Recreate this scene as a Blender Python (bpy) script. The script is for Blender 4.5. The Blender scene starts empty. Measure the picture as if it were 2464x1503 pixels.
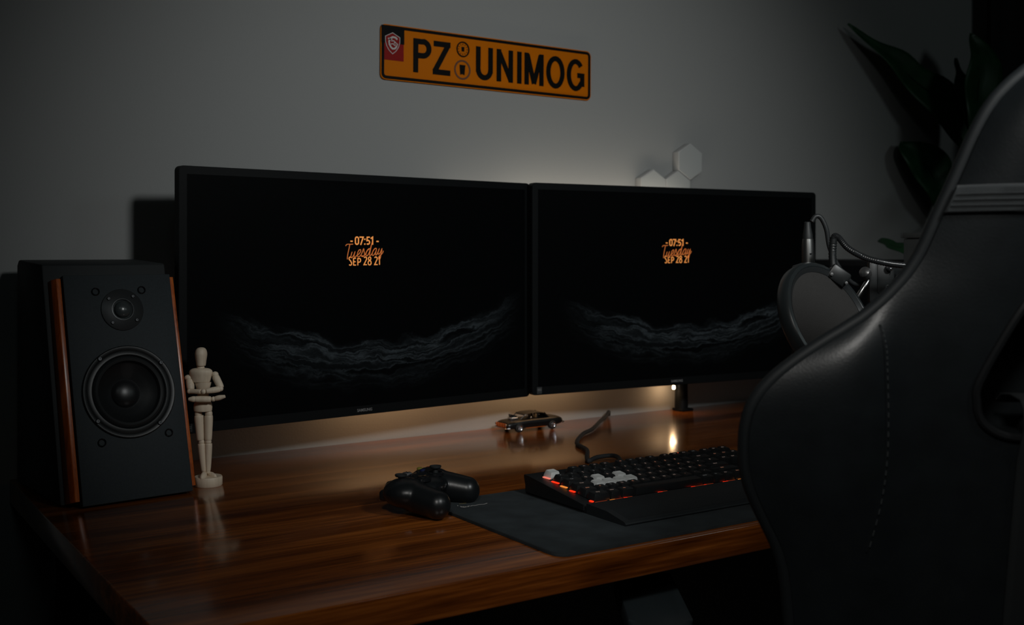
import bpy, bmesh, math, random
from mathutils import Vector, Matrix
random.seed(4)
SC = bpy.context.scene
COL = SC.collection
PI = math.pi
Z0 = 0.75            # height of the desk surface
YAW = math.radians(33.5)
R_ = math.radians

# ------------------------------------------------------------------ camera
cd = bpy.data.cameras.new('camera')
cam = bpy.data.objects.new('camera', cd)
COL.objects.link(cam)
cam.location = (0, 0, Z0 + .365)
cam.rotation_euler = (PI / 2, 0, -YAW)
cd.sensor_width = 36
cd.lens = 36 * 2615 / 2464
cd.shift_y = -(751.5 - 605) / 2464
cd.clip_start = .05
cd.dof.use_dof = True
cd.dof.focus_distance = 1.62
cd.dof.aperture_fstop = 5.6
SC.camera = cam

# ------------------------------------------------------------------ world, lamps, exposure
w = bpy.data.worlds.new('world')
SC.world = w
w.use_nodes = True
w.node_tree.nodes['Background'].inputs[0].default_value = (.55, .8, .9, 1)
w.node_tree.nodes['Background'].inputs[1].default_value = .0022
SC.view_settings.view_transform = 'Standard'
SC.view_settings.look = 'None'
SC.view_settings.exposure = 0
SC.view_settings.gamma = 1


def lamp(name, kind, loc, target, power, color, size=.1, **kw):
    ld = bpy.data.lights.new(name, kind)
    ld.energy = power
    ld.color = color
    if kind == 'AREA':
        ld.shape = kw.get('shape', 'DISK')
        ld.size = size
        if 'size_y' in kw:
            ld.size_y = kw['size_y']
        if 'spread' in kw:
            ld.spread = kw['spread']
    elif kind == 'SPOT':
        ld.shadow_soft_size = size
        ld.spot_size = kw['angle']
        ld.spot_blend = kw.get('blend', 1)
    else:
        ld.shadow_soft_size = size
    o = bpy.data.objects.new(name, ld)
    COL.objects.link(o)
    o.location = loc
    d = Vector(target) - Vector(loc)
    o.rotation_euler = d.to_track_quat('-Z', 'Y').to_euler()
    return o


# a shaded spot lamp up behind the photographer's right shoulder, aimed at the wall above the screens
lamp('room_lamp', 'SPOT', (.95, -.15, Z0 + 1.1), (1.27, 1.9, Z0 + .33), 50, (.97, 1, .99), .11, angle=R_(64), blend=1)
# added fill spot, not a lamp of the room, brightens the desk front from upper left
lamp('desk_fill', 'SPOT', (-.30, -.25, 2.10), (1.12, 1.10, Z0), 37, (1, .97, .92), .14, angle=R_(46), blend=1)
# very weak ceiling light behind the photographer
lamp('ceiling_light', 'AREA', (-.1, -.3, 2.45), (.9, 1.0, .8), .5, (.80, 1, 1), .6)
# weak fill added to lift the dark right end of the wall and the leaves
lamp('room_fill', 'AREA', (2.7, -.9, 2.2), (2.55, 1.9, 1.35), 1.7, (.85, 1, 1), .5)
# warm light strips hidden behind the two screens (they shine on the wall)
lamp('strip_light', 'AREA', (1.40, 1.838, Z0 + .455), (1.40, 1.9, Z0 + .51), .21, (1, .88, .72), .60,
     shape='RECTANGLE', size_y=.03)
lamp('strip_light', 'AREA', (1.14, 1.842, Z0 + .16), (1.14, 1.9, Z0 + .115), .62, (1, .59, .29), .56,
     shape='RECTANGLE', size_y=.05)

# ------------------------------------------------------------------ materials
MATS = {}


def mat(name, color, rough=.5, metal=0., spec=.5, coat=0., emis=None, estr=0., noise=0., nscale=60., bump=0., bscale=400.,
        sheen=0.):
    if name in MATS:
        return MATS[name]
    m = bpy.data.materials.new(name)
    m.use_nodes = True
    nt = m.node_tree
    b = nt.nodes['Principled BSDF']
    b.inputs['Base Color'].default_value = (*color, 1)
    b.inputs['Roughness'].default_value = rough
    b.inputs['Metallic'].default_value = metal
    b.inputs['Specular IOR Level'].default_value = spec
    b.inputs['Coat Weight'].default_value = coat
    b.inputs['Sheen Weight'].default_value = sheen
    if emis:
        b.inputs['Emission Color'].default_value = (*emis, 1)
        b.inputs['Emission Strength'].default_value = estr
    tc = nt.nodes.new('ShaderNodeTexCoord')
    if noise:
        n = nt.nodes.new('ShaderNodeTexNoise')
        n.inputs['Scale'].default_value = nscale
        n.inputs['Detail'].default_value = 4
        nt.links.new(tc.outputs['Object'], n.inputs['Vector'])
        r = nt.nodes.new('ShaderNodeValToRGB')
        r.color_ramp.elements[0].position = .3
        r.color_ramp.elements[1].position = .7
        r.color_ramp.elements[0].color = (*[c * (1 - noise) for c in color], 1)
        r.color_ramp.elements[1].color = (*[min(1, c * (1 + noise)) for c in color], 1)
        nt.links.new(n.outputs['Fac'], r.inputs['Fac'])
        nt.links.new(r.outputs['Color'], b.inputs['Base Color'])
    if bump:
        n = nt.nodes.new('ShaderNodeTexNoise')
        n.inputs['Scale'].default_value = bscale
        n.inputs['Detail'].default_value = 3
        nt.links.new(tc.outputs['Object'], n.inputs['Vector'])
        bp = nt.nodes.new('ShaderNodeBump')
        bp.inputs['Strength'].default_value = bump
        bp.inputs['Distance'].default_value = .001
        nt.links.new(n.outputs['Fac'], bp.inputs['Height'])
        nt.links.new(bp.outputs['Normal'], b.inputs['Normal'])
    MATS[name] = m
    return m


def wood(name, dark, mid, light, rough=.2, scale=1., coat=.6, spec=.5, axis=0):
    """stained timber, grain running along one axis of the object"""
    m = bpy.data.materials.new(name)
    m.use_nodes = True
    nt = m.node_tree
    L = nt.links.new
    b = nt.nodes['Principled BSDF']
    b.inputs['Specular IOR Level'].default_value = spec
    tc = nt.nodes.new('ShaderNodeTexCoord')
    mp = nt.nodes.new('ShaderNodeMapping')
    s = [26 * scale] * 3
    s[axis] = 1.3 * scale
    mp.inputs['Scale'].default_value = s
    L(tc.outputs['Object'], mp.inputs['Vector'])
    n = nt.nodes.new('ShaderNodeTexNoise')
    n.inputs['Scale'].default_value = 1
    n.inputs['Detail'].default_value = 7
    n.inputs['Roughness'].default_value = .62
    n.inputs['Distortion'].default_value = .7
    L(mp.outputs['Vector'], n.inputs['Vector'])
    mp2 = nt.nodes.new('ShaderNodeMapping')
    s2 = [260 * scale] * 3
    s2[axis] = 9 * scale
    mp2.inputs['Scale'].default_value = s2
    L(tc.outputs['Object'], mp2.inputs['Vector'])
    n2 = nt.nodes.new('ShaderNodeTexNoise')
    n2.inputs['Scale'].default_value = 1
    n2.inputs['Detail'].default_value = 3
    L(mp2.outputs['Vector'], n2.inputs['Vector'])
    mx = nt.nodes.new('ShaderNodeMix')
    mx.data_type = 'FLOAT'
    mx.inputs[0].default_value = .33
    L(n.outputs['Fac'], mx.inputs[2])
    L(n2.outputs['Fac'], mx.inputs[3])
    r = nt.nodes.new('ShaderNodeValToRGB')
    e = r.color_ramp.elements
    e[0].position = .36
    e[0].color = (*dark, 1)
    e[1].position = .66
    e[1].color = (*light, 1)
    k = e.new(.5)
    k.color = (*mid, 1)
    L(mx.outputs[0], r.inputs['Fac'])
    L(r.outputs['Color'], b.inputs['Base Color'])
    mr = nt.nodes.new('ShaderNodeMapRange')
    mr.inputs['To Min'].default_value = rough * .85
    mr.inputs['To Max'].default_value = rough * 1.2
    L(mx.outputs[0], mr.inputs['Value'])
    L(mr.outputs['Result'], b.inputs['Roughness'])
    bp = nt.nodes.new('ShaderNodeBump')
    bp.inputs['Strength'].default_value = .12
    bp.inputs['Distance'].default_value = .0006
    L(mx.outputs[0], bp.inputs['Height'])
    L(bp.outputs['Normal'], b.inputs['Normal'])
    b.inputs['Coat Weight'].default_value = coat
    b.inputs['Coat Roughness'].default_value = rough * .6
    return m


def emit(name, color, strength):
    m = bpy.data.materials.new(name)
    m.use_nodes = True
    b = m.node_tree.nodes['Principled BSDF']
    b.inputs['Base Color'].default_value = (*[c * .3 for c in color], 1)
    b.inputs['Emission Color'].default_value = (*color, 1)
    b.inputs['Emission Strength'].default_value = strength
    return m


BLACK = mat('black_plastic', (.009, .0105, .011), .42, bump=.03, bscale=900)
BLACKG = mat('glossy_black', (.008, .009, .010), .18)
BLACKM = mat('matt_black', (.012, .015, .016), .7)
BAFFLE = mat('baffle_vinyl', (.019, .026, .030), .62, spec=.35, noise=.12, nscale=300, bump=.3, bscale=1500)
RUBBER = mat('rubber', (.014, .016, .017), .5)
CHROME = mat('chrome', (.55, .56, .58), .18, metal=1)
STEEL = mat('steel', (.42, .42, .42), .32, metal=1)
DARKMETAL = mat('dark_metal', (.05, .052, .055), .4, metal=.8)
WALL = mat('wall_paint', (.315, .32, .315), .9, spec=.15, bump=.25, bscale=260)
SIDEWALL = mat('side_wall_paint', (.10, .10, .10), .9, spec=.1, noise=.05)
FLOORM = wood('floor_boards', (.02, .014, .01), (.035, .024, .018), (.05, .034, .025), .5, .6, 0)
DESKW = wood('desk_wood', (.055, .0125, .0018), (.190, .050, .0070), (.40, .120, .020), .17, 1, .4)
STRIPW = wood('cherry_wood', (.22, .040, .004), (.40, .080, .008), (.55, .13, .015), .35, 2.2, .3, axis=2)
BEECH = wood('beech_wood', (.62, .51, .385), (.72, .60, .46), (.80, .68, .53), .5, 2.5, 0, axis=2)
WHITEP = mat('white_plastic', (.46, .46, .45), .5)
MONB = mat('monitor_black', (.0035, .0045, .005), .5, spec=.14)
LEATHER = mat('black_leather', (.0095, .012, .0135), .38, spec=.55, bump=.14, bscale=420, noise=.15, nscale=30)
FABRIC = mat('black_webbing', (.022, .026, .028), .8, bump=.7, bscale=1300, sheen=.1)
FABRIC2 = mat('lumbar_webbing', (.006, .0085, .0095), .8, bump=.5, bscale=1300)
LEAFM = mat('leaf_green', (.008, .058, .016), .45, noise=.3, nscale=20)
CURTAIN = mat('dark_curtain', (.008, .008, .008), .9)


# ------------------------------------------------------------------ mesh helpers
def mesh_of(bm, name, smooth=True, ang=40):
    bmesh.ops.recalc_face_normals(bm, faces=bm.faces)
    me = bpy.data.meshes.new(name)
    bm.to_mesh(me)
    bm.free()
    if smooth and len(me.polygons):
        me.shade_smooth()
        me.set_sharp_from_angle(angle=R_(ang))
    return me


def obj(name, bm, m, parent=None, loc=None, rot=None, smooth=True, ang=40):
    me = bm if isinstance(bm, bpy.types.Mesh) else mesh_of(bm, name, smooth, ang)
    if not me.materials:
        for q in (m if isinstance(m, (list, tuple)) else [m]):
            me.materials.append(q)
    o = bpy.data.objects.new(name, me)
    COL.objects.link(o)
    if parent:
        o.parent = parent
    if loc:
        o.location = loc
    if rot:
        o.rotation_euler = rot
    return o


def tag(o, label=None, cat=None, group=None, kind=None):
    if label:
        o['label'] = label
    if cat:
        o['category'] = cat
    if group:
        o['group'] = group
    if kind:
        o['kind'] = kind
    return o


def thing(name, label, cat, loc=(0, 0, 0), rz=0., group=None):
    o = bpy.data.objects.new(name, None)
    COL.objects.link(o)
    o.empty_display_size = .05
    o.location = loc
    o.rotation_euler = (0, 0, rz)
    return tag(o, label, cat, group)


def NB():
    return bmesh.new()


def box(bm, c, s, bev=0., seg=2, M=None, edges=None):
    r = bmesh.ops.create_cube(bm, size=1)
    vs = r['verts']
    for v in vs:
        v.co = Vector((v.co.x * s[0] + c[0], v.co.y * s[1] + c[1], v.co.z * s[2] + c[2]))
    if bev:
        es = list({e for v in vs for e in v.link_edges})
        if edges == 'z':
            es = [e for e in es if abs(e.verts[0].co.x - e.verts[1].co.x) < 1e-7 and abs(e.verts[0].co.y - e.verts[1].co.y) < 1e-7]
        if edges == 'y':
            es = [e for e in es if abs(e.verts[0].co.x - e.verts[1].co.x) < 1e-7 and abs(e.verts[0].co.z - e.verts[1].co.z) < 1e-7]
        g = bmesh.ops.bevel(bm, geom=es, offset=bev, segments=seg, profile=.5, affect='EDGES')
        if M:
            bmesh.ops.transform(bm, matrix=M, verts=list({v for v in g['verts']} | {v for v in vs if v.is_valid}))
    elif M:
        bmesh.ops.transform(bm, matrix=M, verts=vs)
    return bm


def basis(p, d, up=(0, 0, 1)):
    """matrix whose z axis runs along d, at p"""
    z = Vector(d).normalized()
    u = Vector(up)
    if abs(z.dot(u)) > .98:
        u = Vector((0, 1, 0))
    x = u.cross(z).normalized()
    y = z.cross(x)
    return Matrix(((x.x, y.x, z.x, p[0]), (x.y, y.y, z.y, p[1]), (x.z, y.z, z.z, p[2]), (0, 0, 0, 1)))


def lathe(bm, prof, M=None, n=32, sx=1., sy=1., cap=3):
    """closed surface of revolution about z; prof = [(r, z), ...]"""
    rings = []
    for r, z in prof:
        if r < 1e-6:
            rings.append([bm.verts.new((0, 0, z))])
        else:
            rings.append([bm.verts.new((r * sx * math.cos(2 * PI * k / n), r * sy * math.sin(2 * PI * k / n), z)) for k in range(n)])
    for a, b in zip(rings, rings[1:]):
        for k in range(n):
            k2 = (k + 1) % n
            if len(a) == 1 and len(b) == 1:
                continue
            if len(a) == 1:
                bm.faces.new((a[0], b[k], b[k2]))
            elif len(b) == 1:
                bm.faces.new((a[k], a[k2], b[0]))
            else:
                bm.faces.new((a[k], a[k2], b[k2], b[k]))
    for bit, r in ((1, rings[0]), (2, rings[-1])):
        if len(r) > 2 and cap & bit:
            bm.faces.new(r)
    if M:
        bmesh.ops.transform(bm, matrix=M, verts=[v for r in rings for v in r])
    return bm


def smooth_path(pts, sub=6):
    P = [Vector(p) for p in pts]
    if len(P) < 3:
        return P
    out = []
    for i in range(len(P) - 1):
        p0 = P[i - 1] if i else P[0] * 2 - P[1]
        p1, p2 = P[i], P[i + 1]
        p3 = P[i + 2] if i + 2 < len(P) else P[-1] * 2 - P[-2]
        for k in range(sub):
            t = k / sub
            out.append(.5 * ((2 * p1) + (-p0 + p2) * t + (2 * p0 - 5 * p1 + 4 * p2 - p3) * t * t + (-p0 + 3 * p1 - 3 * p2 + p3) * t ** 3))
    out.append(P[-1])
    return out


def tube(bm, pts, r, n=10, sub=6, closed=False, ridge=0.):
    P = smooth_path(pts, sub) if sub else [Vector(p) for p in pts]
    N = len(P)
    rings = []
    up = None
    for i, p in enumerate(P):
        if closed:
            d = (P[(i + 1) % N] - P[i - 1])
        else:
            d = P[min(i + 1, N - 1)] - P[max(i - 1, 0)]
        d.normalize()
        if up is None:
            up = Vector((0, 0, 1)) if abs(d.z) < .9 else Vector((0, 1, 0))
        x = up.cross(d).normalized()
        y = d.cross(x).normalized()
        up = y
        rr = r[min(int(i / max(1, N - 1) * (len(r) - 1) + .5), len(r) - 1)] if isinstance(r, (list, tuple)) else r
        if ridge and i % 2:
            rr *= 1 - ridge
        rings.append([bm.verts.new(p + rr * (x * math.cos(2 * PI * k / n) + y * math.sin(2 * PI * k / n))) for k in range(n)])
    pairs = list(zip(rings, rings[1:]))
    if closed:
        pairs.append((rings[-1], rings[0]))
    for a, b in pairs:
        for k in range(n):
            k2 = (k + 1) % n
            bm.faces.new((a[k], a[k2], b[k2], b[k]))
    if not closed:
        bm.faces.new(rings[0])
        bm.faces.new(rings[-1])
    return bm


def prism(bm, poly, y0, y1, plane='xz', M=None):
    """extrude a 2D polygon; plane xz -> depth along y, xy -> along z, yz -> along x"""
    def P(a, b, d):
        return {'xz': (a, d, b), 'xy': (a, b, d), 'yz': (d, a, b)}[plane]
    A = [bm.verts.new(P(a, b, y0)) for a, b in poly]
    B = [bm.verts.new(P(a, b, y1)) for a, b in poly]
    n = len(poly)
    bm.faces.new(A)
    bm.faces.new(B[::-1])
    for i in range(n):
        bm.faces.new((A[i], B[i], B[(i + 1) % n], A[(i + 1) % n]))
    if M:
        bmesh.ops.transform(bm, matrix=M, verts=A + B)
    return bm


def ribbon(bm, pts, wd, y0=0., y1=-.001, closed=False):
    """flat stroke of width wd drawn in the xz plane"""
    P = [Vector(p) for p in pts]
    N = len(P)
    A, B = [], []
    for i in range(N):
        if closed:
            d0 = (P[i] - P[i - 1]).normalized()
            d1 = (P[(i + 1) % N] - P[i]).normalized()
        else:
            d0 = (P[i] - P[i - 1]).normalized() if i else (P[1] - P[0]).normalized()
            d1 = (P[i + 1] - P[i]).normalized() if i < N - 1 else d0
        n0 = Vector((-d0.y, d0.x))
        n1 = Vector((-d1.y, d1.x))
        m = (n0 + n1)
        m = m.normalized() if m.length > 1e-5 else n0
        k = wd / 2 / max(.45, m.dot(n0))
        A.append(P[i] + m * k)
        B.append(P[i] - m * k)
    rows = []
    for a, b in zip(A, B):
        rows.append([bm.verts.new((a.x, y0, a.y)), bm.verts.new((b.x, y0, b.y)), bm.verts.new((b.x, y1, b.y)), bm.verts.new((a.x, y1, a.y))])
    pr = list(zip(rows, rows[1:])) + ([(rows[-1], rows[0])] if closed else [])
    for r0, r1 in pr:
        for k in range(4):
            bm.faces.new((r0[k], r0[(k + 1) % 4], r1[(k + 1) % 4], r1[k]))
    if not closed:
        bm.faces.new(rows[0])
        bm.faces.new(rows[-1][::-1])
    return bm


def arc(cx, cz, rx, rz, a0, a1, n=10):
    return [(cx + rx * math.cos(R_(a0 + (a1 - a0) * k / n)), cz + rz * math.sin(R_(a0 + (a1 - a0) * k / n))) for k in range(n + 1)]


def rrect(x0, z0, x1, z1, r, n=5):
    return (arc(x1 - r, z1 - r, r, r, 0, 90, n) + arc(x0 + r, z1 - r, r, r, 90, 180, n)
            + arc(x0 + r, z0 + r, r, r, 180, 270, n) + arc(x1 - r, z0 + r, r, r, 270, 360, n))


def text_mesh(txt, size, sx=1., extr=.0002, offset=0., align='CENTER', shear=0.):
    c = bpy.data.curves.new('lettering', 'FONT')
    c.body = txt
    c.size = size
    c.extrude = extr
    c.offset = offset
    c.align_x = align
    c.align_y = 'CENTER'
    c.resolution_u = 3
    c.shear = shear
    o = bpy.data.objects.new('lettering', c)
    COL.objects.link(o)
    dg = bpy.context.evaluated_depsgraph_get()
    me = bpy.data.meshes.new_from_object(o.evaluated_get(dg))
    bpy.data.objects.remove(o)
    me.transform(Matrix.Diagonal((sx, 1, 1, 1)))
    me.materials.clear()
    return me


def baked(o, mods):
    """apply modifiers [(type, {props})] and return the finished mesh"""
    for t, kw in mods:
        md = o.modifiers.new(t, t)
        for k, v in kw.items():
            setattr(md, k, v)
    dg = bpy.context.evaluated_depsgraph_get()
    me = bpy.data.meshes.new_from_object(o.evaluated_get(dg))
    o.modifiers.clear()
    old = o.data
    o.data = me
    bpy.data.meshes.remove(old)
    return me


# ------------------------------------------------------------------ the room
def struct(name, bm, m, **kw):
    return tag(obj(name, bm, m, **kw), kind='structure')


H = 2.6
struct('wall_back', box(NB(), (1.5, 1.95, H / 2), (6.2, .1, H)), WALL)
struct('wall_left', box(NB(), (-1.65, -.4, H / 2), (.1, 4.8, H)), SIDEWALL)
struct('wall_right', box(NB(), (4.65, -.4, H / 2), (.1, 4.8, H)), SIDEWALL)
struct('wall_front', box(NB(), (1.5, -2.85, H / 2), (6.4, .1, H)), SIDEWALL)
struct('floor', box(NB(), (1.5, -.4, -.05), (6.4, 5, .1)), FLOORM)
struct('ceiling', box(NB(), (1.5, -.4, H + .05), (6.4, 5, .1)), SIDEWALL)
struct('baseboard_back', box(NB(), (1.5, 1.892, .035), (6.1, .014, .07), .003), SIDEWALL)

# ------------------------------------------------------------------ desk
desk = thing('desk', 'dark-stained glossy wooden desk with squared front edge', 'desk', (0, 0, 0))
bm = NB()
box(bm, (1.49, 1.4665, Z0 - .019), (2.40, .863, .038), .0022, 3)
obj('tabletop', bm, DESKW, desk)
for x in (.36, 2.60):
    for y in (1.14, 1.80):
        bm = NB()
        box(bm, (x, y, (Z0 - .038) / 2), (.05, .05, Z0 - .040), .004)
        obj('leg', bm, DARKMETAL, desk)
    bm = NB()
    box(bm, (x, 1.47, Z0 - .065), (.04, .61, .04), .003)
    obj('crossbar', bm, DARKMETAL, desk)


# ------------------------------------------------------------------ loudspeaker
def speaker():
    t = thing('bookshelf_speaker', 'black bookshelf loudspeaker with sloping front panel between reddish wood strips', 'speaker',
              (.342, 1.618, Z0), R_(6.3))
    W, Hh = .163, .338
    T = Matrix.Translation((0, 0, .0034)) @ Matrix.Rotation(R_(-15.4), 4, 'X')          # front panel leans back
    s, c = math.sin(R_(15.2)), math.cos(R_(15.2))
    # cabinet: wedge-shaped side profile, wider than the front panel
    prof = [(.026, .003), (.026 + .338 * s * 1.0, .346), (.232, .352), (.240, .344), (.240, .003)]
    bm = NB()
    prism(bm, prof, -.022, W + .003, 'yz')
    bmesh.ops.bevel(bm, geom=bm.edges[:], offset=.003, segments=2, profile=.5, affect='EDGES')
    obj('cabinet', bm, BLACKM, t)
    # front panel
    bm = NB()
    prism(bm, [(-.002, 0), (-.002, Hh), (.0215, Hh), (.0215, .006), (.006, 0)], 0, W, 'yz')
    bmesh.ops.bevel(bm, geom=bm.edges[:], offset=.0012, segments=2, profile=.5, affect='EDGES')
    fp = obj('front_panel', bm, BAFFLE, t)
    bm = NB()
    lathe(bm, [(.0548, -.05), (.0548, .03)], Matrix.Translation((.0815, -.002, .158)) @ Matrix.Rotation(R_(90), 4, 'X'), 64)
    hole = obj('hole', bm, BAFFLE)
    hole.matrix_world = Matrix.Translation(t.location) @ Matrix.Rotation(R_(6.3), 4, 'Z')
    bpy.context.view_layer.update()
    baked(fp, [('BOOLEAN', {'object': hole, 'operation': 'DIFFERENCE', 'solver': 'EXACT'})])
    bpy.data.objects.remove(hole)
    fp.data.transform(T)
    fp.data.shade_smooth()
    fp.data.set_sharp_from_angle(angle=R_(40))
    # wood strips
    for x0, x1, xb in ((-.0088, -.0022, -.0165), (W + .0005, W + .0065, W + .0075)):
        bm = NB()
        prism(bm, [(x0, .001), (x1, .001), (x1, .032), (xb, .032), (xb + (.003 if xb < 0 else -.003), .01)], .008, Hh - .004, 'xy')
        bmesh.ops.bevel(bm, geom=bm.edges[:], offset=.0009, segments=2, profile=.5, affect='EDGES')
        bmesh.ops.transform(bm, matrix=T, verts=bm.verts)
        obj('wood_strip', bm, STRIPW, t)

    def on(x, z):     # frame on the panel face: local z axis points out of the panel
        return T @ Matrix.Translation((x, -.002, z)) @ Matrix.Rotation(R_(90), 4, 'X')
    wx, wz = .0815, .158
    # woofer
    bm = NB()
    lathe(bm, [(.0695, -.001), (.0695, .002), (.0680, .0032), (.0640, .0030), (.0625, .0018), (.0605, .0030), (.0560, .0030), (.0545, .0015),
               (.0545, -.004), (.0560, -.006)], on(wx, wz), 64, cap=0)
    wf = obj('woofer_frame', bm, BLACK, t)
    bm = NB()
    lathe(bm, [(.0545, -.001), (.0525, .0028), (.0495, .0042), (.0465, .0028), (.0445, -.002), (.0440, -.005)], on(wx, wz), 64, cap=0)
    obj('surround', bm, RUBBER, t)
    bm = NB()
    lathe(bm, [(.0450, -.002), (.0430, -.004), (.0330, -.009), (.0210, -.0150), (.0205, -.0162), (.0212, -.017)], on(wx, wz), 64, cap=2)
    obj('cone', bm, mat('cone_paper', (.008, .0095, .0105), .45), t)
    bm = NB()
    lathe(bm, [(.0222, -.0165)] + [(.0220 * math.cos(R_(a)), -.0155 + .0100 * math.sin(R_(a))) for a in range(0, 90, 10)] + [(0, -.0055)], on(wx, wz), 48)
    obj('dust_cap', bm, mat('dust_cap_satin', (.012, .013, .014), .34), t)
    for a in (38, 128, 218, 308):
        bm = NB()
        lathe(bm, [(.0034, 0), (.0034, .0022), (.0026, .0030), (.0012, .0030), (.0012, .0018), (0, .0018)],
              on(wx + .0650 * math.cos(R_(a)), wz + .0650 * math.sin(R_(a))) @ Matrix.Translation((0, 0, .0022)), 12)
        obj('screw', bm, DARKMETAL, wf)
    # tweeter
    tx, tz = .083, .283
    bm = NB()
    lathe(bm, [(.0320, -.001), (.0320, .0016), (.0312, .0022), (.0200, .0026), (.0172, .0042), (.0158, .0042), (.0150, .0015), (.0150, -.001), (.016, -.003)],
          on(tx, tz), 56, cap=2)
    tf = obj('tweeter_plate', bm, mat('tweeter_satin', (.045, .048, .05), .36, metal=.5), t)
    bm = NB()
    lathe(bm, [(.0145, 0)] + [(.0128 * math.cos(R_(a)), .0008 + .0085 * math.sin(R_(a))) for a in range(0, 90, 9)] + [(0, .0093)], on(tx, tz), 40)
    obj('tweeter_dome', bm, mat('dome_silk', (.05, .058, .06), .26, spec=.7), t)
    for a in (45, 135, 225, 315):
        bm = NB()
        lathe(bm, [(.0027, 0), (.0027, .0018), (.0020, .0024), (.0009, .0024), (.0009, .0012), (0, .0012)],
              on(tx + .0262 * math.cos(R_(a + 4)), tz + .0262 * math.sin(R_(a + 4))) @ Matrix.Translation((0, 0, .0018)), 12)
        obj('screw', bm, DARKMETAL, tf)
    # grille sockets
    for x, z in ((.0455, .312), (.1155, .313), (.0345, .087), (.1350, .091)):
        bm = NB()
        lathe(bm, [(.0062, -.001), (.0062, .0016), (.0054, .0022), (.0044, .0016), (.0042, -.0005), (0, -.0005)], on(x, z), 24)
        obj('grille_socket', bm, BLACKG, t)
    # binding plate at the back
    bm = NB()
    box(bm, (W / 2, .2405, .10), (.07, .003, .07), .001)
    obj('terminal_plate', bm, BLACK, t)
    # rubber feet under the cabinet
    for x in (.0, W):
        for y in (.04, .21):
            bm = NB()
            lathe(bm, [(.007, 0), (.007, .0032)], Matrix.Translation((x, y, 0)), 14)
            obj('foot', bm, RUBBER, t)
    return t


speaker()


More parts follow.
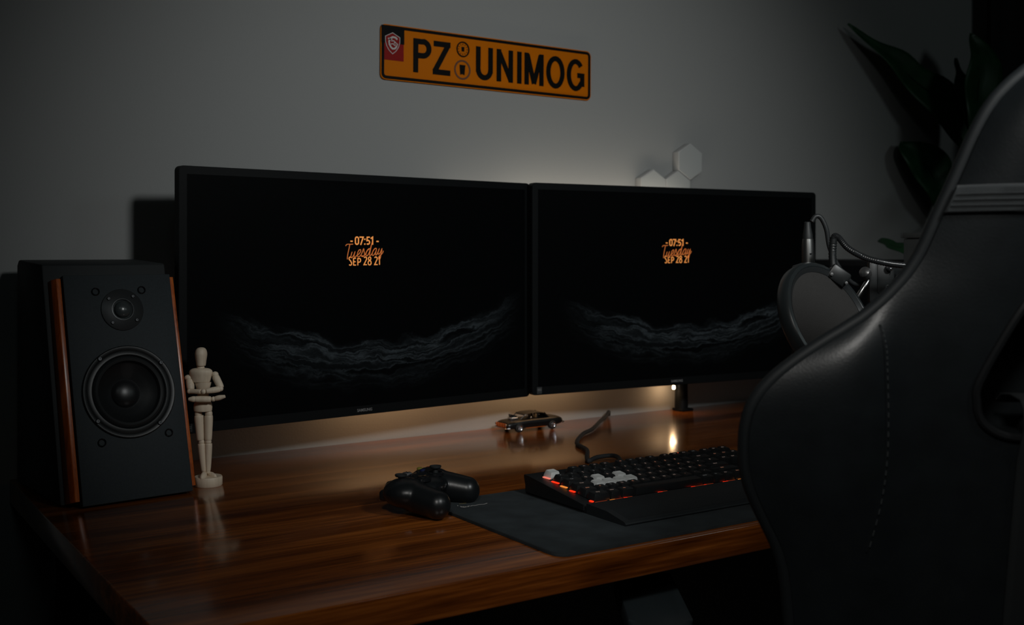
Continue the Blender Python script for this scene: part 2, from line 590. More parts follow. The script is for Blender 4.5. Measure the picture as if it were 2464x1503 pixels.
# ------------------------------------------------------------------ artist's mannequin
def mannequin():
    t = thing('mannequin', 'small jointed wooden artist mannequin with folded arms on round base', 'figurine', (.5415, 1.678, Z0), -YAW)
    k = .000173
    CXm = 380

    def P(zx, zy, y=0.):
        return Vector(((zx - CXm) * k, y, (1348 - zy) * k))

    def rounded(pr):
        q = smooth_path([(max(a_, 0), b_, 0) for a_, b_ in pr], 4)
        return [(max(v.x, 0), v.y) for v in q]

    def limb(name, a, b, ra, rb, rm=None, cap=.75):
        a, b = Vector(a), Vector(b)
        L = (b - a).length
        rm = rm or (ra + rb) / 2 * 1.06
        pr = [(0, -ra * cap * .35), (ra * .72, -ra * cap * .28), (ra, ra * .12), (rm, L * .45), (rb, L - rb * .12), (rb * .72, L + rb * cap * .28), (0, L + rb * cap * .35)]
        bm = NB()
        lathe(bm, rounded(pr), basis(a, b - a), 24)
        return obj(name, bm, BEECH, t)

    def ball(name, p, r, s=(1, 1, 1)):
        bm = NB()
        bmesh.ops.create_uvsphere(bm, u_segments=20, v_segments=12, radius=r)
        bmesh.ops.transform(bm, matrix=Matrix.Translation(p) @ Matrix.Diagonal((*s, 1)), verts=bm.verts)
        return obj(name, bm, BEECH, t)
    bm = NB()
    lathe(bm, [(.0206, 0), (.0216, .0012), (.0216, .0128), (.0206, .0146), (0, .0146)], None, 48)
    obj('base', bm, BEECH, t)
    # head: egg with narrower chin
    bm = NB()
    pr = [(0, 0), (.0060, 0), (.0070, .0010), (.0080, .008), (.0092, .0165), (.0091, .0210), (.0076, .0256), (.0045, .0283), (0, .0292)]
    lathe(bm, rounded(pr[1:]), Matrix.Translation(P(315, 270)), 28, 1, 1.12)
    obj('head', bm, BEECH, t)
    limb('neck', P(309, 303), P(313, 272), .0056, .0056)
    # chest, waist, pelvis: flattened turned blocks
    bm = NB()
    lathe(bm, rounded([(.0134, .0), (.0144, .0012), (.0168, .0095), (.0180, .0140), (.0174, .0180), (.0130, .0210), (.0060, .0221), (0, .0223)]),
          Matrix.Translation(P(313, 416)), 32, 1, .62)
    obj('chest', bm, BEECH, t)
    bm = NB()
    lathe(bm, [(0, 0), (.0080, 0), (.0092, .0010), (.0122, .0105), (.0128, .0140), (0, .0145)], Matrix.Translation(P(333, 498)), 28, 1, .66)
    obj('waist', bm, BEECH, t)
    bm = NB()
    lathe(bm, rounded([(.0130, 0), (.0140, .0012), (.0144, .0080), (.0128, .0145), (.0095, .0190), (0, .0200)]),
          Matrix.Translation(P(332, 680)), 32, 1, .68)
    obj('pelvis', bm, BEECH, t)
    limb('abdomen', P(333, 570), P(333, 500), .0085, .0078)
    # legs
    for (hx, tx, bx, kx, s0, s1, ax, wt, wb) in ((291, 296, 313, 322, 322, 342, 343, .0074, .0060), (384, 383, 382, 381, 384, 379, 378, .0066, .0054)):
        limb('hip_joint', P(hx, 722), P(hx, 684), .0054, .0054)
        limb('thigh', P(bx, 932, -.001), P(tx, 726), wb, wt, (wt + wb) / 2 * 1.02)
        ball('knee_joint', P(kx, 955, -.001), .0050, (1, 1, 1.15))
        limb('shin', P(s1, 1212, 0), P(s0, 978, -.001), .0043 if wt > .007 else .0038, .0062 if wt > .007 else .0056)
        ball('ankle_joint', P(ax, 1226), .0034)
    for a, b, r0, r1 in ((P(348, 1250, .002), P(352, 1262, -.018), .0040, .0052), (P(383, 1252, .004), P(452, 1262, -.006), .0040, .0040)):
        bm = NB()
        L = (b - a).length
        lathe(bm, [(0, -.004), (r0, -.002), (r1 * 1.15, L * .5), (r1 * .8, L), (0, L + .004)], basis(a, b - a), 18, .8, 1.1)
        obj('foot', bm, BEECH, t)
    # arms
    ball('shoulder_joint', P(205, 376, -.001), .0060, (1.1, 1, .82))
    ball('shoulder_joint', P(438, 350, .002), .0052, (1.05, 1, .95))
    limb('upper_arm', P(236, 478, -.008), P(216, 398, -.001), .0054, .0062)
    limb('upper_arm', P(500, 462, -.005), P(444, 368, .001), .0052, .0056)
    ball('elbow_joint', P(229, 492, -.010), .0042)
    ball('elbow_joint', P(503, 470, -.008), .0044)
    limb('forearm', P(232, 493, -.010), P(336, 490, -.016), .0038, .0036, .0037)
    ball('wrist_joint', P(364, 489, -.017), .0040)
    limb('forearm', P(492, 474, -.009), P(392, 486, -.016), .0046, .0038, .0048)
    limb('hand', P(292, 557, -.017), P(236, 556, -.019), .0044, .0026, .0044)
    limb('hand_block', P(420, 562, -.013), P(296, 557, -.017), .0047, .0047, .0050)
    ball('wrist_joint', P(446, 560, -.012), .0040)
    limb('hand', P(466, 556, -.012), P(548, 535, -.014), .0038, .0026, .0040)
    # supporting rod behind
    bm = NB()
    tube(bm, [(P(352, 1262, .010)), (P(352, 900, .013)), (P(345, 640, .009))], .0012, 8, 4)
    obj('support_rod', bm, STEEL, t)
    return t


mannequin()


# ------------------------------------------------------------------ screens
def screen_material():
    m = bpy.data.materials.new('screen_picture')
    m.use_nodes = True
    nt = m.node_tree
    L = nt.links.new
    N = nt.nodes.new
    b = nt.nodes['Principled BSDF']
    b.inputs['Base Color'].default_value = (.0015, .0018, .002, 1)
    b.inputs['Roughness'].default_value = .35
    b.inputs['Specular IOR Level'].default_value = .05
    tc = N('ShaderNodeTexCoord')
    sp = N('ShaderNodeSeparateXYZ')
    L(tc.outputs['UV'], sp.inputs[0])

    def math_(op, a, b_=None, c=None):
        n = N('ShaderNodeMath')
        n.operation = op
        for i, v in enumerate((a, b_, c)):
            if v is None:
                continue
            if isinstance(v, (int, float)):
                n.inputs[i].default_value = v
            else:
                L(v, n.inputs[i])
        return n.outputs[0]
    U, V = sp.outputs[0], sp.outputs[1]
    # large gentle wobble so that the ridge line is uneven
    cx = N('ShaderNodeCombineXYZ')
    L(math_('MULTIPLY', U, 7.0), cx.inputs[0])
    L(math_('MULTIPLY', V, 5.0), cx.inputs[1])
    wob = N('ShaderNodeTexNoise')
    wob.inputs['Scale'].default_value = 1
    wob.inputs['Detail'].default_value = 5
    wob.inputs['Roughness'].default_value = .6
    L(cx.outputs[0], wob.inputs['Vector'])
    du = math_('SUBTRACT', U, .52)
    para = math_('MULTIPLY_ADD', math_('MULTIPLY', du, du), .98, .285)
    para = math_('ADD', para, math_('MULTIPLY', math_('SUBTRACT', wob.outputs['Fac'], .5), .16))
    d = math_('SUBTRACT', para, V)                     # > 0 below the ridge line
    cx2 = N('ShaderNodeCombineXYZ')
    L(math_('MULTIPLY', U, 4.0), cx2.inputs[0])
    L(math_('MULTIPLY', d, 26.0), cx2.inputs[1])
    st = N('ShaderNodeTexNoise')
    st.inputs['Scale'].default_value = 1
    st.inputs['Detail'].default_value = 3
    st.inputs['Distortion'].default_value = .8
    L(cx2.outputs[0], st.inputs['Vector'])
    rid = math_('SUBTRACT', 1, math_('ABSOLUTE', math_('MULTIPLY_ADD', st.outputs['Fac'], 2.6, -1.3)))
    rid = math_('POWER', math_('MAXIMUM', rid, 0), 7)
    haze = math_('MULTIPLY', math_('POWER', st.outputs['Fac'], 3), .5)

    def sm(x, a, b__):
        n = N('ShaderNodeMapRange')
        n.interpolation_type = 'SMOOTHSTEP'
        n.inputs['From Min'].default_value = a
        n.inputs['From Max'].default_value = b__
        L(x, n.inputs['Value'])
        return n.outputs['Result']
    band = math_('MULTIPLY', sm(d, -.012, .03), sm(d, .24, .03))
    side = math_('MULTIPLY', sm(U, .06, .30), sm(U, 1.0, .80))
    fine = N('ShaderNodeTexNoise')
    fine.inputs['Scale'].default_value = 70
    fine.inputs['Detail'].default_value = 3
    L(tc.outputs['UV'], fine.inputs['Vector'])
    v = math_('MULTIPLY', math_('ADD', rid, haze), math_('MULTIPLY', band, side))
    v = math_('MULTIPLY', v, math_('MULTIPLY_ADD', fine.outputs['Fac'], 1.4, .3))
    v = math_('MULTIPLY_ADD', v, .015, .00018)
    L(v, b.inputs['Emission Strength'])
    b.inputs['Emission Color'].default_value = (.72, .90, 1, 1)
    return m


SCREENM = screen_material()
TXT = emit('clock_orange', (1, .36, .085), .62)
TXT2 = emit('script_orange', (1, .27, .06), .36)
LOGO = mat('logo_grey', (.20, .20, .20), .5)


def script_strokes():
    """the handwritten weekday as centre lines, in units of the clock block (px of a zoomed view)"""
    S = []
    S.append([(485, 628), (510, 592), (560, 580), (640, 582), (700, 577), (712, 576)])
    S.append([(610, 588), (590, 680), (560, 800), (540, 900), (536, 985)])
    S.append([(683, 785), (655, 860), (645, 920), (665, 945), (710, 905), (745, 850), (772, 785), (745, 870), (745, 915), (780, 925), (825, 880),
              (880, 850), (935, 790), (948, 745), (925, 722), (885, 750), (850, 820), (848, 895), (880, 920), (935, 890), (985, 815), (1038, 700),
              (1050, 770), (1068, 850), (1035, 905), (985, 910), (975, 890), (1040, 895), (1090, 850), (1140, 760), (1190, 705), (1225, 700),
              (1160, 745), (1115, 820), (1115, 880), (1150, 890), (1210, 810), (1255, 680), (1308, 510)])
    S.append([(1308, 510), (1260, 690), (1235, 800), (1225, 870), (1250, 885), (1300, 830), (1340, 750), (1390, 695), (1430, 690), (1375, 710),
              (1320, 790), (1305, 860), (1330, 885), (1375, 850), (1420, 780), (1445, 710), (1420, 800), (1415, 860), (1440, 868), (1480, 810),
              (1530, 700), (1495, 790), (1490, 835), (1520, 845), (1565, 800), (1615, 700), (1590, 830), (1560, 960), (1530, 1000), (1505, 960),
              (1530, 900), (1600, 850), (1645, 800), (1658, 755)])
    return S


def monitor(name, label, x0, y0, ang, W, zb, zt, lx, which):
    t = thing(name, label, 'monitor', (x0, y0, Z0), ang)
    h = zt - zb
    # housing: slim front, bulging back
    bm = NB()
    pr = rrect(0, zb, W, zt, .008)
    prism(bm, pr, 0, .016, 'xz')
    obj('housing', bm, MONB, t, ang=60)
    bm = NB()
    n = len(pr)
    c = Vector((W / 2, 0, (zb + zt) / 2))
    rings = []
    for y, s in ((.0165, .985), (.024, .94), (.034, .74), (.044, .50), (.046, .46)):
        rings.append([bm.verts.new((c.x + (a - c.x) * s, y, c.z + (b - c.z) * s)) for a, b in pr])
    for a, b in zip(rings, rings[1:]):
        for i in range(n):
            bm.faces.new((a[i], a[(i + 1) % n], b[(i + 1) % n], b[i]))
    bm.faces.new(rings[0])
    bm.faces.new(rings[-1])
    obj('back_cover', bm, MONB, t)
    # bezel lip (raised frame with inner step)
    bz, bb = .0135, .0165
    bm = NB()
    for a, b in (((0, zt), (W, zt)), ):
        pass
    o = rrect(.0006, zb + .0006, W - .0006, zt - .0006, .0076)
    i_ = rrect(bz, zb + bb, W - bz, zt - bz, .0012)
    A = [bm.verts.new((a, -.0012, b)) for a, b in o]
    B = [bm.verts.new((a, -.0012, b)) for a, b in i_]
    C = [bm.verts.new((a, .0002, b)) for a, b in i_]
    D = [bm.verts.new((a, .0002, b)) for a, b in o]
    for i in range(len(o)):
        j = (i + 1) % len(o)
        bm.faces.new((A[i], A[j], B[j], B[i]))
        bm.faces.new((B[i], B[j], C[j], C[i]))
        bm.faces.new((D[i], D[j], A[j], A[i]))
        bm.faces.new((C[i], C[j], D[j], D[i]))
    obj('bezel', bm, MONB, t, smooth=False)
    # picture panel
    bm = NB()
    uv = bm.loops.layers.uv.new('uv')
    x1, x2, z1, z2 = bz - .0005, W - bz + .0005, zb + bb - .0005, zt - bz + .0005
    vs = [bm.verts.new(p) for p in ((x1, -.0004, z1), (x2, -.0004, z1), (x2, -.0004, z2), (x1, -.0004, z2))]
    f = bm.faces.new(vs)
    for l, q in zip(f.loops, ((0, 0), (1, 0), (1, 1), (0, 1))):
        l[uv].uv = q
    f.normal_update()
    me = bpy.data.meshes.new('screen')
    bm.to_mesh(me)
    bm.free()
    sc = obj('screen', me, SCREENM, t)
    # clock block on the picture
    k = .0805 / 1200 * 1.0
    fx = lx
    zc = .3655

    def Q(px, py):
        return (fx + (px - 1070) * k, zc - (py - 770) * k * .99)

    def put(txt, px, py, hpx, wpx, nm, m, off=0.):
        me = text_mesh(txt, 1, 1, .0002, 0)
        xs = [v.co.x for v in me.vertices]
        ys = [v.co.y for v in me.vertices]
        w_, h_ = max(xs) - min(xs), max(ys) - min(ys)
        cx_, cy_ = (max(xs) + min(xs)) / 2, (max(ys) + min(ys)) / 2
        sx_, sy_ = wpx * k / w_, hpx * k / h_
        q = Q(px, py)
        for v in me.vertices:
            v.co = Vector(((v.co.x - cx_) * sx_ + q[0], -.0006 - (.0002 if v.co.z > 0 else 0), (v.co.y - cy_) * sy_ + q[1]))
        return obj(nm, me, m, sc)
    # stroke-drawn numerals read closer to the photograph's typeface
    def strokes(nm, paths, wd, m, yy=-.0006):
        bm = NB()
        for p in paths:
            ribbon(bm, [Q(*q) for q in p], wd * k, yy, yy - .0003)
        return obj(nm, bm, m, sc, smooth=False)

    def A(cx_, cy_, rx, ry, a0, a1, n=12):
        return [(cx_ + rx * math.cos(R_(a0 + (a1 - a0) * i / n)), cy_ + ry * math.sin(R_(a0 + (a1 - a0) * i / n))) for i in range(n + 1)]
    P1 = [[(632, 500), (702, 500)], [(1442, 500), (1515, 500)],
          A(833, 440, 48, 55, 180, 360) + A(833, 530, 48, 52, 0, 180) + [(785, 440)],
          [(912, 388), (1028, 388), (948, 598)],
          [(1077, 425), (1077, 462)], [(1077, 555), (1077, 592)],
          [(1232, 388), (1152, 388), (1143, 475)] + A(1175, 525, 52, 52, 235, 490, 14),
          [(1262, 425), (1322, 385), (1322, 592)]]
    strokes('clock_digits', P1, 34, TXT)
    P2 = [A(632, 965, 42, 42, 315, 130, 8) + [(640, 1030)] + A(628, 1095, 42, 48, 300, 500, 8),
          [(728, 950), (728, 1148)], [(728, 958), (798, 958)], [(728, 1050), (790, 1050)], [(728, 1140), (802, 1140)],
          [(860, 950), (860, 1150)], [(860, 960), (900, 962)] + A(908, 1012, 38, 50, 280, 450, 8) + [(862, 1062)],
          A(1095, 970, 40, 48, 205, 380, 8) + [(1050, 1132), (1140, 1132)],
          A(1228, 968, 38, 44, 0, 360, 14), A(1228, 1082, 48, 58, 0, 360, 16),
          A(1425, 970, 42, 48, 205, 380, 8) + [(1385, 1132), (1480, 1132)],
          [(1505, 950), (1540, 925), (1540, 1138)]]
    strokes('date_letters', P2, 27, TXT, -.00062)
    P3 = []
    for s in script_strokes():
        q = smooth_path([(a, b, 0) for a, b in s], 4)
        P3.append([(v.x, v.y) for v in q])
    strokes('weekday_script', P3, 20, TXT2, -.0009)
    # maker's name on the lower bezel
    me = text_mesh('SAMSUNG', 1, 1, .0002, .01)
    xs = [v.co.x for v in me.vertices]
    ys = [v.co.y for v in me.vertices]
    w_, h_ = max(xs) - min(xs), max(ys) - min(ys)
    for v in me.vertices:
        v.co = Vector((v.co.x / w_ * .031 + lx, -.0013 - (.0003 if v.co.z > 0 else 0), (v.co.y) / h_ * .0052 + zb + .0085))
    obj('maker_lettering', me, LOGO, t)
    # small rating sticker at the lower left corner
    bm = NB()
    box(bm, (.0165, -.0014, zb + .0095), (.0115, .0004, .0135), 0)
    st = obj('sticker', bm, mat('sticker_grey', (.030, .033, .034), .5), t)
    for dz in (.0025, -.0002):
        bm = NB()
        box(bm, (.0165, -.0017, zb + .0095 + dz), (.0085, .0003, .0009))
        obj('sticker_print', bm, LOGO, st)
    # mount plate behind
    bm = NB()
    box(bm, (W / 2, .049, (zb + zt) / 2), (.1, .006, .1), .002)
    obj('mount_plate', bm, DARKMETAL, t)
    return t


monitor('monitor', 'left of the two wide black monitors, behind the wooden mannequin', .5138, 1.7411, R_(5.9), .735, .072, .503, .3455, 0)
monitor('monitor', 'right of the two wide black monitors, beside the microphone', 1.2355, 1.7941, R_(-4.4), .7700, .0765, .5035, .3622, 1)

# pole of the monitor arm with its warm light at the side
ma = thing('monitor_mount', 'black monitor pole clamped at the desk back beside a small warm light', 'monitor mount', (1.703, 1.868, Z0))
bm = NB()
lathe(bm, [(.0155, 0), (.0145, .05), (.0145, .46), (.012, .463)], None, 24)
obj('pole', bm, MONB, ma)
bm = NB()
box(bm, (.003, -.002, .003), (.036, .034, .006), .002)
obj('clamp', bm, MONB, ma)
for x1, y1, z1, L_ in ((-.84, -.055, .285, 1), (-.095, -.068, .285, 1)):
    bm = NB()
    tube(bm, [(0, 0, z1), (x1 * .5, -.006, z1), (x1, y1, z1)], .011, 12, 4)
    obj('arm', bm, BLACK, ma)
led = thing('led_spot', 'tiny glowing warm light under the right monitor, beside the pole', 'light', (1.6745, 1.862, Z0 + .0565))
bm = NB()
lathe(bm, [(0, .0045), (.0026, .0038), (.0036, .001), (.0036, -.003), (.0028, -.005), (0, -.0055)], None, 20)
obj('bulb', bm, emit('warm_led', (1, .78, .55), 8), led)
bm = NB()
lathe(bm, [(.0042, .0040), (.0050, .0045), (.0050, .024), (.0042, .024)], None, 20)
obj('socket', bm, BLACK, led)
lamp('led_glow', 'POINT', (1.6660, 1.862, Z0 + .0545), (0, 0, 0), .085, (1, .62, .32), .004)


# ------------------------------------------------------------------ number plate on the wall
def number_plate():
    t = thing('number_plate', 'orange number plate with black letters fixed high on the wall', 'sign', (1.2055, 1.8985, Z0 + .7515))
    t.rotation_euler = (0, R_(.35), 0)
    W, Hh = .5125, .1075
    ORG = mat('plate_orange', (.58, .150, .0015), .6, spec=.05)
    BLK = mat('plate_black', (.004, .004, .004), .55, spec=.08)
    RED = mat('plate_red', (.24, .003, .002), .5, spec=.15)
    SIL = mat('emblem_silver', (.50, .48, .46), .4)
    bm = NB()
    prism(bm, rrect(-W / 2, -Hh / 2, W / 2, Hh / 2, .010), 0, -.0035, 'xz')
    bmesh.ops.bevel(bm, geom=[e for e in bm.edges if abs(e.verts[0].co.y + .0035) < 1e-6 and abs(e.verts[1].co.y + .0035) < 1e-6],
                    offset=.0014, segments=3, profile=.5, affect='EDGES')
    obj('plate', bm, ORG, t)
    bm = NB()
    ribbon(bm, rrect(-W / 2 + .0046, -Hh / 2 + .0046, W / 2 - .0048, Hh / 2 - .0048, .0075), .0056, -.003, -.0046, True)
    obj('border', bm, BLK, t)
    bm = NB()
    box(bm, (-.2300, -.0037, .0345), (.0500, .0006, .034), 0)
    obj('black_field', bm, BLK, t)
    bm = NB()
    box(bm, (-.2300, -.0037, .0010), (.0475, .0006, .033), 0)
    obj('red_field', bm, RED, t)
    # shield with a silver dragon-like curl
    def shield(s):
        o = [(0, 23), (9, 18.5), (17, 14.5), (17, 4), (14, -6), (8, -15), (0, -21.5), (-8, -15), (-14, -6), (-17, 4), (-17, 14.5), (-9, 18.5)]
        return [(-.2310 + a * s * .001, .0168 + b * s * .001) for a, b in o]
    bm = NB()
    prism(bm, shield(.92), -.0038, -.0046, 'xz')
    obj('shield', bm, RED, t, smooth=False)
    bm = NB()
    ribbon(bm, shield(.92), .0013, -.0038, -.0050, True)
    obj('shield_rim', bm, SIL, t, smooth=False)
    bm = NB()
    c0 = (-.2310, .0168)
    P = lambda *l: [(c0[0] + a * .001, c0[1] + b * .001) for a, b in l]
    ribbon(bm, P((10, 9), (6, 12.5), (0, 13), (-5, 10), (-8, 4), (-7, -2), (-4, -7), (0, -10), (5, -9), (9, -4)), .0034, -.0046, -.0052)
    ribbon(bm, P((-10, 10), (-6, 8), (-1, 9)), .0030, -.0046, -.0052)
    ribbon(bm, P((-3, 5), (2, 6), (6, 3), (3, 1)), .0018, -.0046, -.0052)
    ribbon(bm, P((-4, -1), (1, 0), (4, -3), (7, -1)), .0016, -.0046, -.0052)
    ribbon(bm, P((9, -4), (10.5, 0), (7, 2)), .0016, -.0046, -.0052)
    obj('shield_emblem', bm, SIL, t, smooth=False)
    # letters, mm
    s = 10.6
    zt, zb = 33.2, -33.6

    def letter(ch, paths):
        bm = NB()
        for i, p in enumerate(paths):
            ribbon(bm, [(a * .001, b * .001) for a, b in p], s * .001, -.003 + .00007 * i, -.0054 + .00012 * i)
        o = obj('letter', bm, BLK, t, smooth=False)
        o['label'] = 'black embossed letter ' + ch
        return o
    h = s / 2
    letter('P', [[(-185 + h, zb), (-185 + h, zt)],
                 [(-185 + h, zt - h), (-166, zt - h)] + arc(-163.5, 14.6, 13.6, 14.2, 80, -80, 10) + [(-166, .2), (-185 + h, .2)]])
    letter('Z', [[(-139, zt - h), (-101, zt - h)], [(-141, zb + h), (-101, zb + h)], [(-106, zt - h - 1), (-136.5, zb + h + 1)]])
    letter('U', [[(-40 + h, zt), (-40 + h, -14)] + arc(-19.8, -14, 20 - h, 15.4, 180, 360, 12) + [(.4 - h, -14), (.4 - h, zt)]])
    letter('N', [[(10.3 + h, zb), (10.3 + h, zt)], [(50.4 - h, zb), (50.4 - h, zt)], [(10.3 + h, zt - 4), (50.4 - h, zb + 4)]])
    letter('I', [[(61.4 + h, zb), (61.4 + h, zt)]])
    letter('M', [[(80 + h, zb), (80 + h, zt)], [(128.7 - h, zb), (128.7 - h, zt)], [(82 + h, zt - 3), (104.3, zb + 3)], [(126.7 - h, zt - 3), (104.3, zb + 3)]])
    bm = NB()
    ribbon(bm, [(a * .001, b * .001) for a, b in arc(160, -1, 24 - h, 34.8 - h, 0, 345, 23)], s * .001, -.003, -.0054, True)
    obj('letter', bm, BLK, t, smooth=False)['label'] = 'black embossed letter O'
    letter('G', [arc(214, -1.6, 23.6 - h, 34.8 - h, 40, 322, 20) + [(237.5 - h, -20), (237.5 - h, -2), (219, -2)]])
    # two round seals
    bm = NB()
    ribbon(bm, [(a * .001, b * .001) for a, b in arc(-71.2, 23.2, 14, 14.6, 0, 345, 23)], .0026, -.003, -.0050, True)
    for a in range(0, 360, 30):
        ribbon(bm, [((-71.2 + 8.5 * math.cos(R_(a))) * .001, (23.2 + 8.5 * math.sin(R_(a))) * .001),
                    ((-71.2 + 11.6 * math.cos(R_(a))) * .001, (23.2 + 11.6 * math.sin(R_(a))) * .001)], .0011, -.0033, -.0042)
    prism(bm, [(-.0742, .0190), (-.0682, .0190), (-.0678, .0282), (-.0746, .0282)], -.0033, -.0044, 'xz')
    obj('upper_seal', bm, BLK, t, smooth=False)
    BRN = mat('seal_brown', (.10, .030, .006), .5)
    bm = NB()
    ribbon(bm, [(a * .001, b * .001) for a, b in arc(-72.2, -18.4, 17.6, 18.4, 0, 345, 23)], .0036, -.003, -.0042, True)
    sl = obj('lower_seal', bm, BRN, t, smooth=False)
    bm = NB()
    prism(bm, [(-.0790, -.0085), (-.0652, -.0085), (-.0660, -.0155), (-.0672, -.0290), (-.0722, -.0272), (-.0772, -.0290), (-.0784, -.0155)], -.0033, -.0044, 'xz')
    obj('seal_crest', bm, BLK, sl, smooth=False)
    # fixing pads between plate and wall
    for x in (-.2, .2):
        bm = NB()
        box(bm, (x, .0008, 0), (.03, .0014, .05))
        obj('sticky_pad', bm, BLACKM, t)
    return t


number_plate()


# ------------------------------------------------------------------ hexagonal wall panels
def hexagon(cx, cz, label):
    t = thing('hexagon_panel', label, 'wall light', (cx, 1.8995, Z0 + cz), 0, 'white hexagons on the wall')
    r = .0428
    bm = NB()
    prism(bm, [(r * math.cos(R_(30 + 60 * i)), r * math.sin(R_(30 + 60 * i))) for i in range(6)], 0, -.0205, 'xz')
    bmesh.ops.bevel(bm, geom=bm.edges[:], offset=.0012, segments=2, profile=.5, affect='EDGES')
    obj('housing', bm, WHITEP, t)
    bm = NB()
    prism(bm, [(.93 * r * math.cos(R_(30 + 60 * i)), .93 * r * math.sin(R_(30 + 60 * i))) for i in range(6)], -.0202, -.0212, 'xz')
    obj('diffuser', bm, mat('diffuser_white', (.40, .415, .41), .55), t)
    return t


hw, hv = .0428 * math.cos(R_(30)), .0428 * .75 * 2 / 2
hexagon(1.7415, .5740, 'topmost white hexagonal panel on the wall')
hexagon(1.7415 - hw - .0004, .5740 - .0646, 'middle white hexagonal panel, low between its two neighbours')
hexagon(1.7415 - 3 * hw - .0014, .5740 - .0646, 'leftmost white hexagonal panel, half hidden by the right monitor')


# ------------------------------------------------------------------ toy car
def toy_car():
    t = thing('toy_car', 'black toy muscle car with chrome wheels under the monitors', 'toy car', (1.197, 1.823, Z0), R_(-1))
    t.scale = (.93, .92, .86)
    PAINT = mat('car_paint', (.006, .0055, .0055), .34, spec=.28, coat=.06)
    FL = mat('car_orange', (.45, .10, .01), .3)
    L = .150
    # local: nose at x=0, tail at x=L, near side y=0, far side y=.056
    # body shell: side profile lofted across width
    top = [(0, .016), (.003, .0235), (.012, .0258), (.040, .0275), (.056, .0285), (.078, .0285), (.104, .0285), (.128, .0290), (.143, .0275), (.150, .0215)]
    bot = [(0, .009), (.003, .007), (.012, .0065), (.040, .0065), (.056, .0060), (.078, .0060), (.104, .0065), (.128, .0075), (.143, .0095), (.150, .0130)]
    wid = [.80, .92, .97, 1, 1, 1, 1, .98, .94, .84]
    bm = NB()
    rows = []
    for (x, zt), (_, zb), wv in zip(top, bot, wid):
        yc, hw_ = .028, .028 * wv
        zm = zb + (zt - zb) * .55
        ring = [(yc - hw_ * .86, zb), (yc - hw_, zb + .003), (yc - hw_ * 1.0, zm), (yc - hw_ * .93, zt - .0025), (yc - hw_ * .78, zt),
                (yc, zt + .0008), (yc + hw_ * .78, zt), (yc + hw_ * .93, zt - .0025), (yc + hw_, zm), (yc + hw_, zb + .003), (yc + hw_ * .86, zb)]
        rows.append([bm.verts.new((x, y, z)) for y, z in ring])
    for a, b in zip(rows, rows[1:]):
        for i in range(len(a)):
            j = (i + 1) % len(a)
            bm.faces.new((a[i], a[j], b[j], b[i]))
    bm.faces.new(rows[0])
    bm.faces.new(rows[-1])
    o = obj('body', bm, PAINT, t)
    baked(o, [('SUBSURF', {'levels': 1})])
    # roof with pillars
    bm = NB()
    roof = [(.050, .0385), (.055, .0412), (.070, .0424), (.090, .0420), (.100, .0395), (.108, .0345), (.114, .0292)]
    rr = []
    for x, z in roof:
        hw_ = .0195
        rr.append([bm.verts.new((x, .028 - hw_, z - .0012)), bm.verts.new((x, .028 - hw_ * .85, z)), bm.verts.new((x, .028 + hw_ * .85, z)), bm.verts.new((x, .028 + hw_, z - .0012)),
                   bm.verts.new((x, .028 + hw_ * .85, z - .0024)), bm.verts.new((x, .028 - hw_ * .85, z - .0024))])
    for a, b in zip(rr, rr[1:]):
        for i in range(6):
            bm.faces.new((a[i], a[(i + 1) % 6], b[(i + 1) % 6], b[i]))
    bm.faces.new(rr[0])
    bm.faces.new(rr[-1])
    obj('roof', bm, PAINT, t)
    for y in (.0095, .0465):
        for a, b, r in (((.0385, y + (.001 if y < .02 else -.001), .0285), (.052, y, .0395), .0011), ((.082, y, .0285), (.084, y, .0405), .0017),
                        ((.110, y - (.001 if y < .02 else -.001), .0285), (.100, y, .0390), .0022)):
            bm = NB()
            tube(bm, [a, b], r, 8, 0)
            obj('pillar', bm, PAINT, t)
    # seats and steering wheel seen through the open cabin
    for y in (.018, .038):
        bm = NB()
        box(bm, (.083, y, .0320), (.006, .013, .012), .002)
        obj('seat', bm, mat('seat_tan', (.25, .13, .05), .6), t)
    bm = NB()
    tube(bm, [(.062, .018 + .0045 * math.cos(a * PI / 6), .0335 + .0045 * math.sin(a * PI / 6)) for a in range(12)], .0007, 6, 0, True)
    obj('steering_wheel', bm, BLACKG, t)
    # engine with blower
    e = obj('engine', box(NB(), (.031, .028, .0300), (.020, .014, .006), .001), CHROME, t)
    for y in (.0195, .0365):
        for x in (.025, .030, .035):
            bm = NB()
            bmesh.ops.create_uvsphere(bm, u_segments=10, v_segments=6, radius=.0030)
            bmesh.ops.translate(bm, verts=bm.verts, vec=(x, y, .0298))
            obj('exhaust_header', bm, CHROME, e)
    bm = NB()
    prism(bm, [(.024, .033), (.038, .033), (.036, .0355), (.030, .0370), (.0225, .0395), (.0225, .0365)], .022, .034, 'xz')
    obj('air_scoop', bm, BLACKG, t)
    # mirror
    bm = NB()
    bmesh.ops.create_uvsphere(bm, u_segments=12, v_segments=8, radius=.0026)
    bmesh.ops.transform(bm, matrix=Matrix.Translation((.0585, -.002, .0315)) @ Matrix.Diagonal((.7, .8, 1.5, 1)), verts=bm.verts)
    obj('door_mirror', bm, CHROME, t)
    # grille, lamps, bumper
    for i in range(6):
        bm = NB()
        box(bm, (-.0004, .010 + i * .0072, .0165), (.0012, .0042, .0095), .0004)
        obj('grille_slot', bm, FL, t)
    for y in (.0065, .0495):
        bm = NB()
        lathe(bm, [(.0028, 0), (.0028, .0016), (.0016, .0024), (0, .0026)], basis((0, y, .0175), (-1, 0, 0)), 14)
        obj('headlight', bm, CHROME, t)
    bm = NB()
    tube(bm, [(.006, .001, .0105), (-.0022, .006, .0100), (-.0030, .028, .0100), (-.0022, .050, .0100), (.006, .055, .0105)], .0014, 8, 4)
    obj('front_bumper', bm, CHROME, t)
    bm = NB()
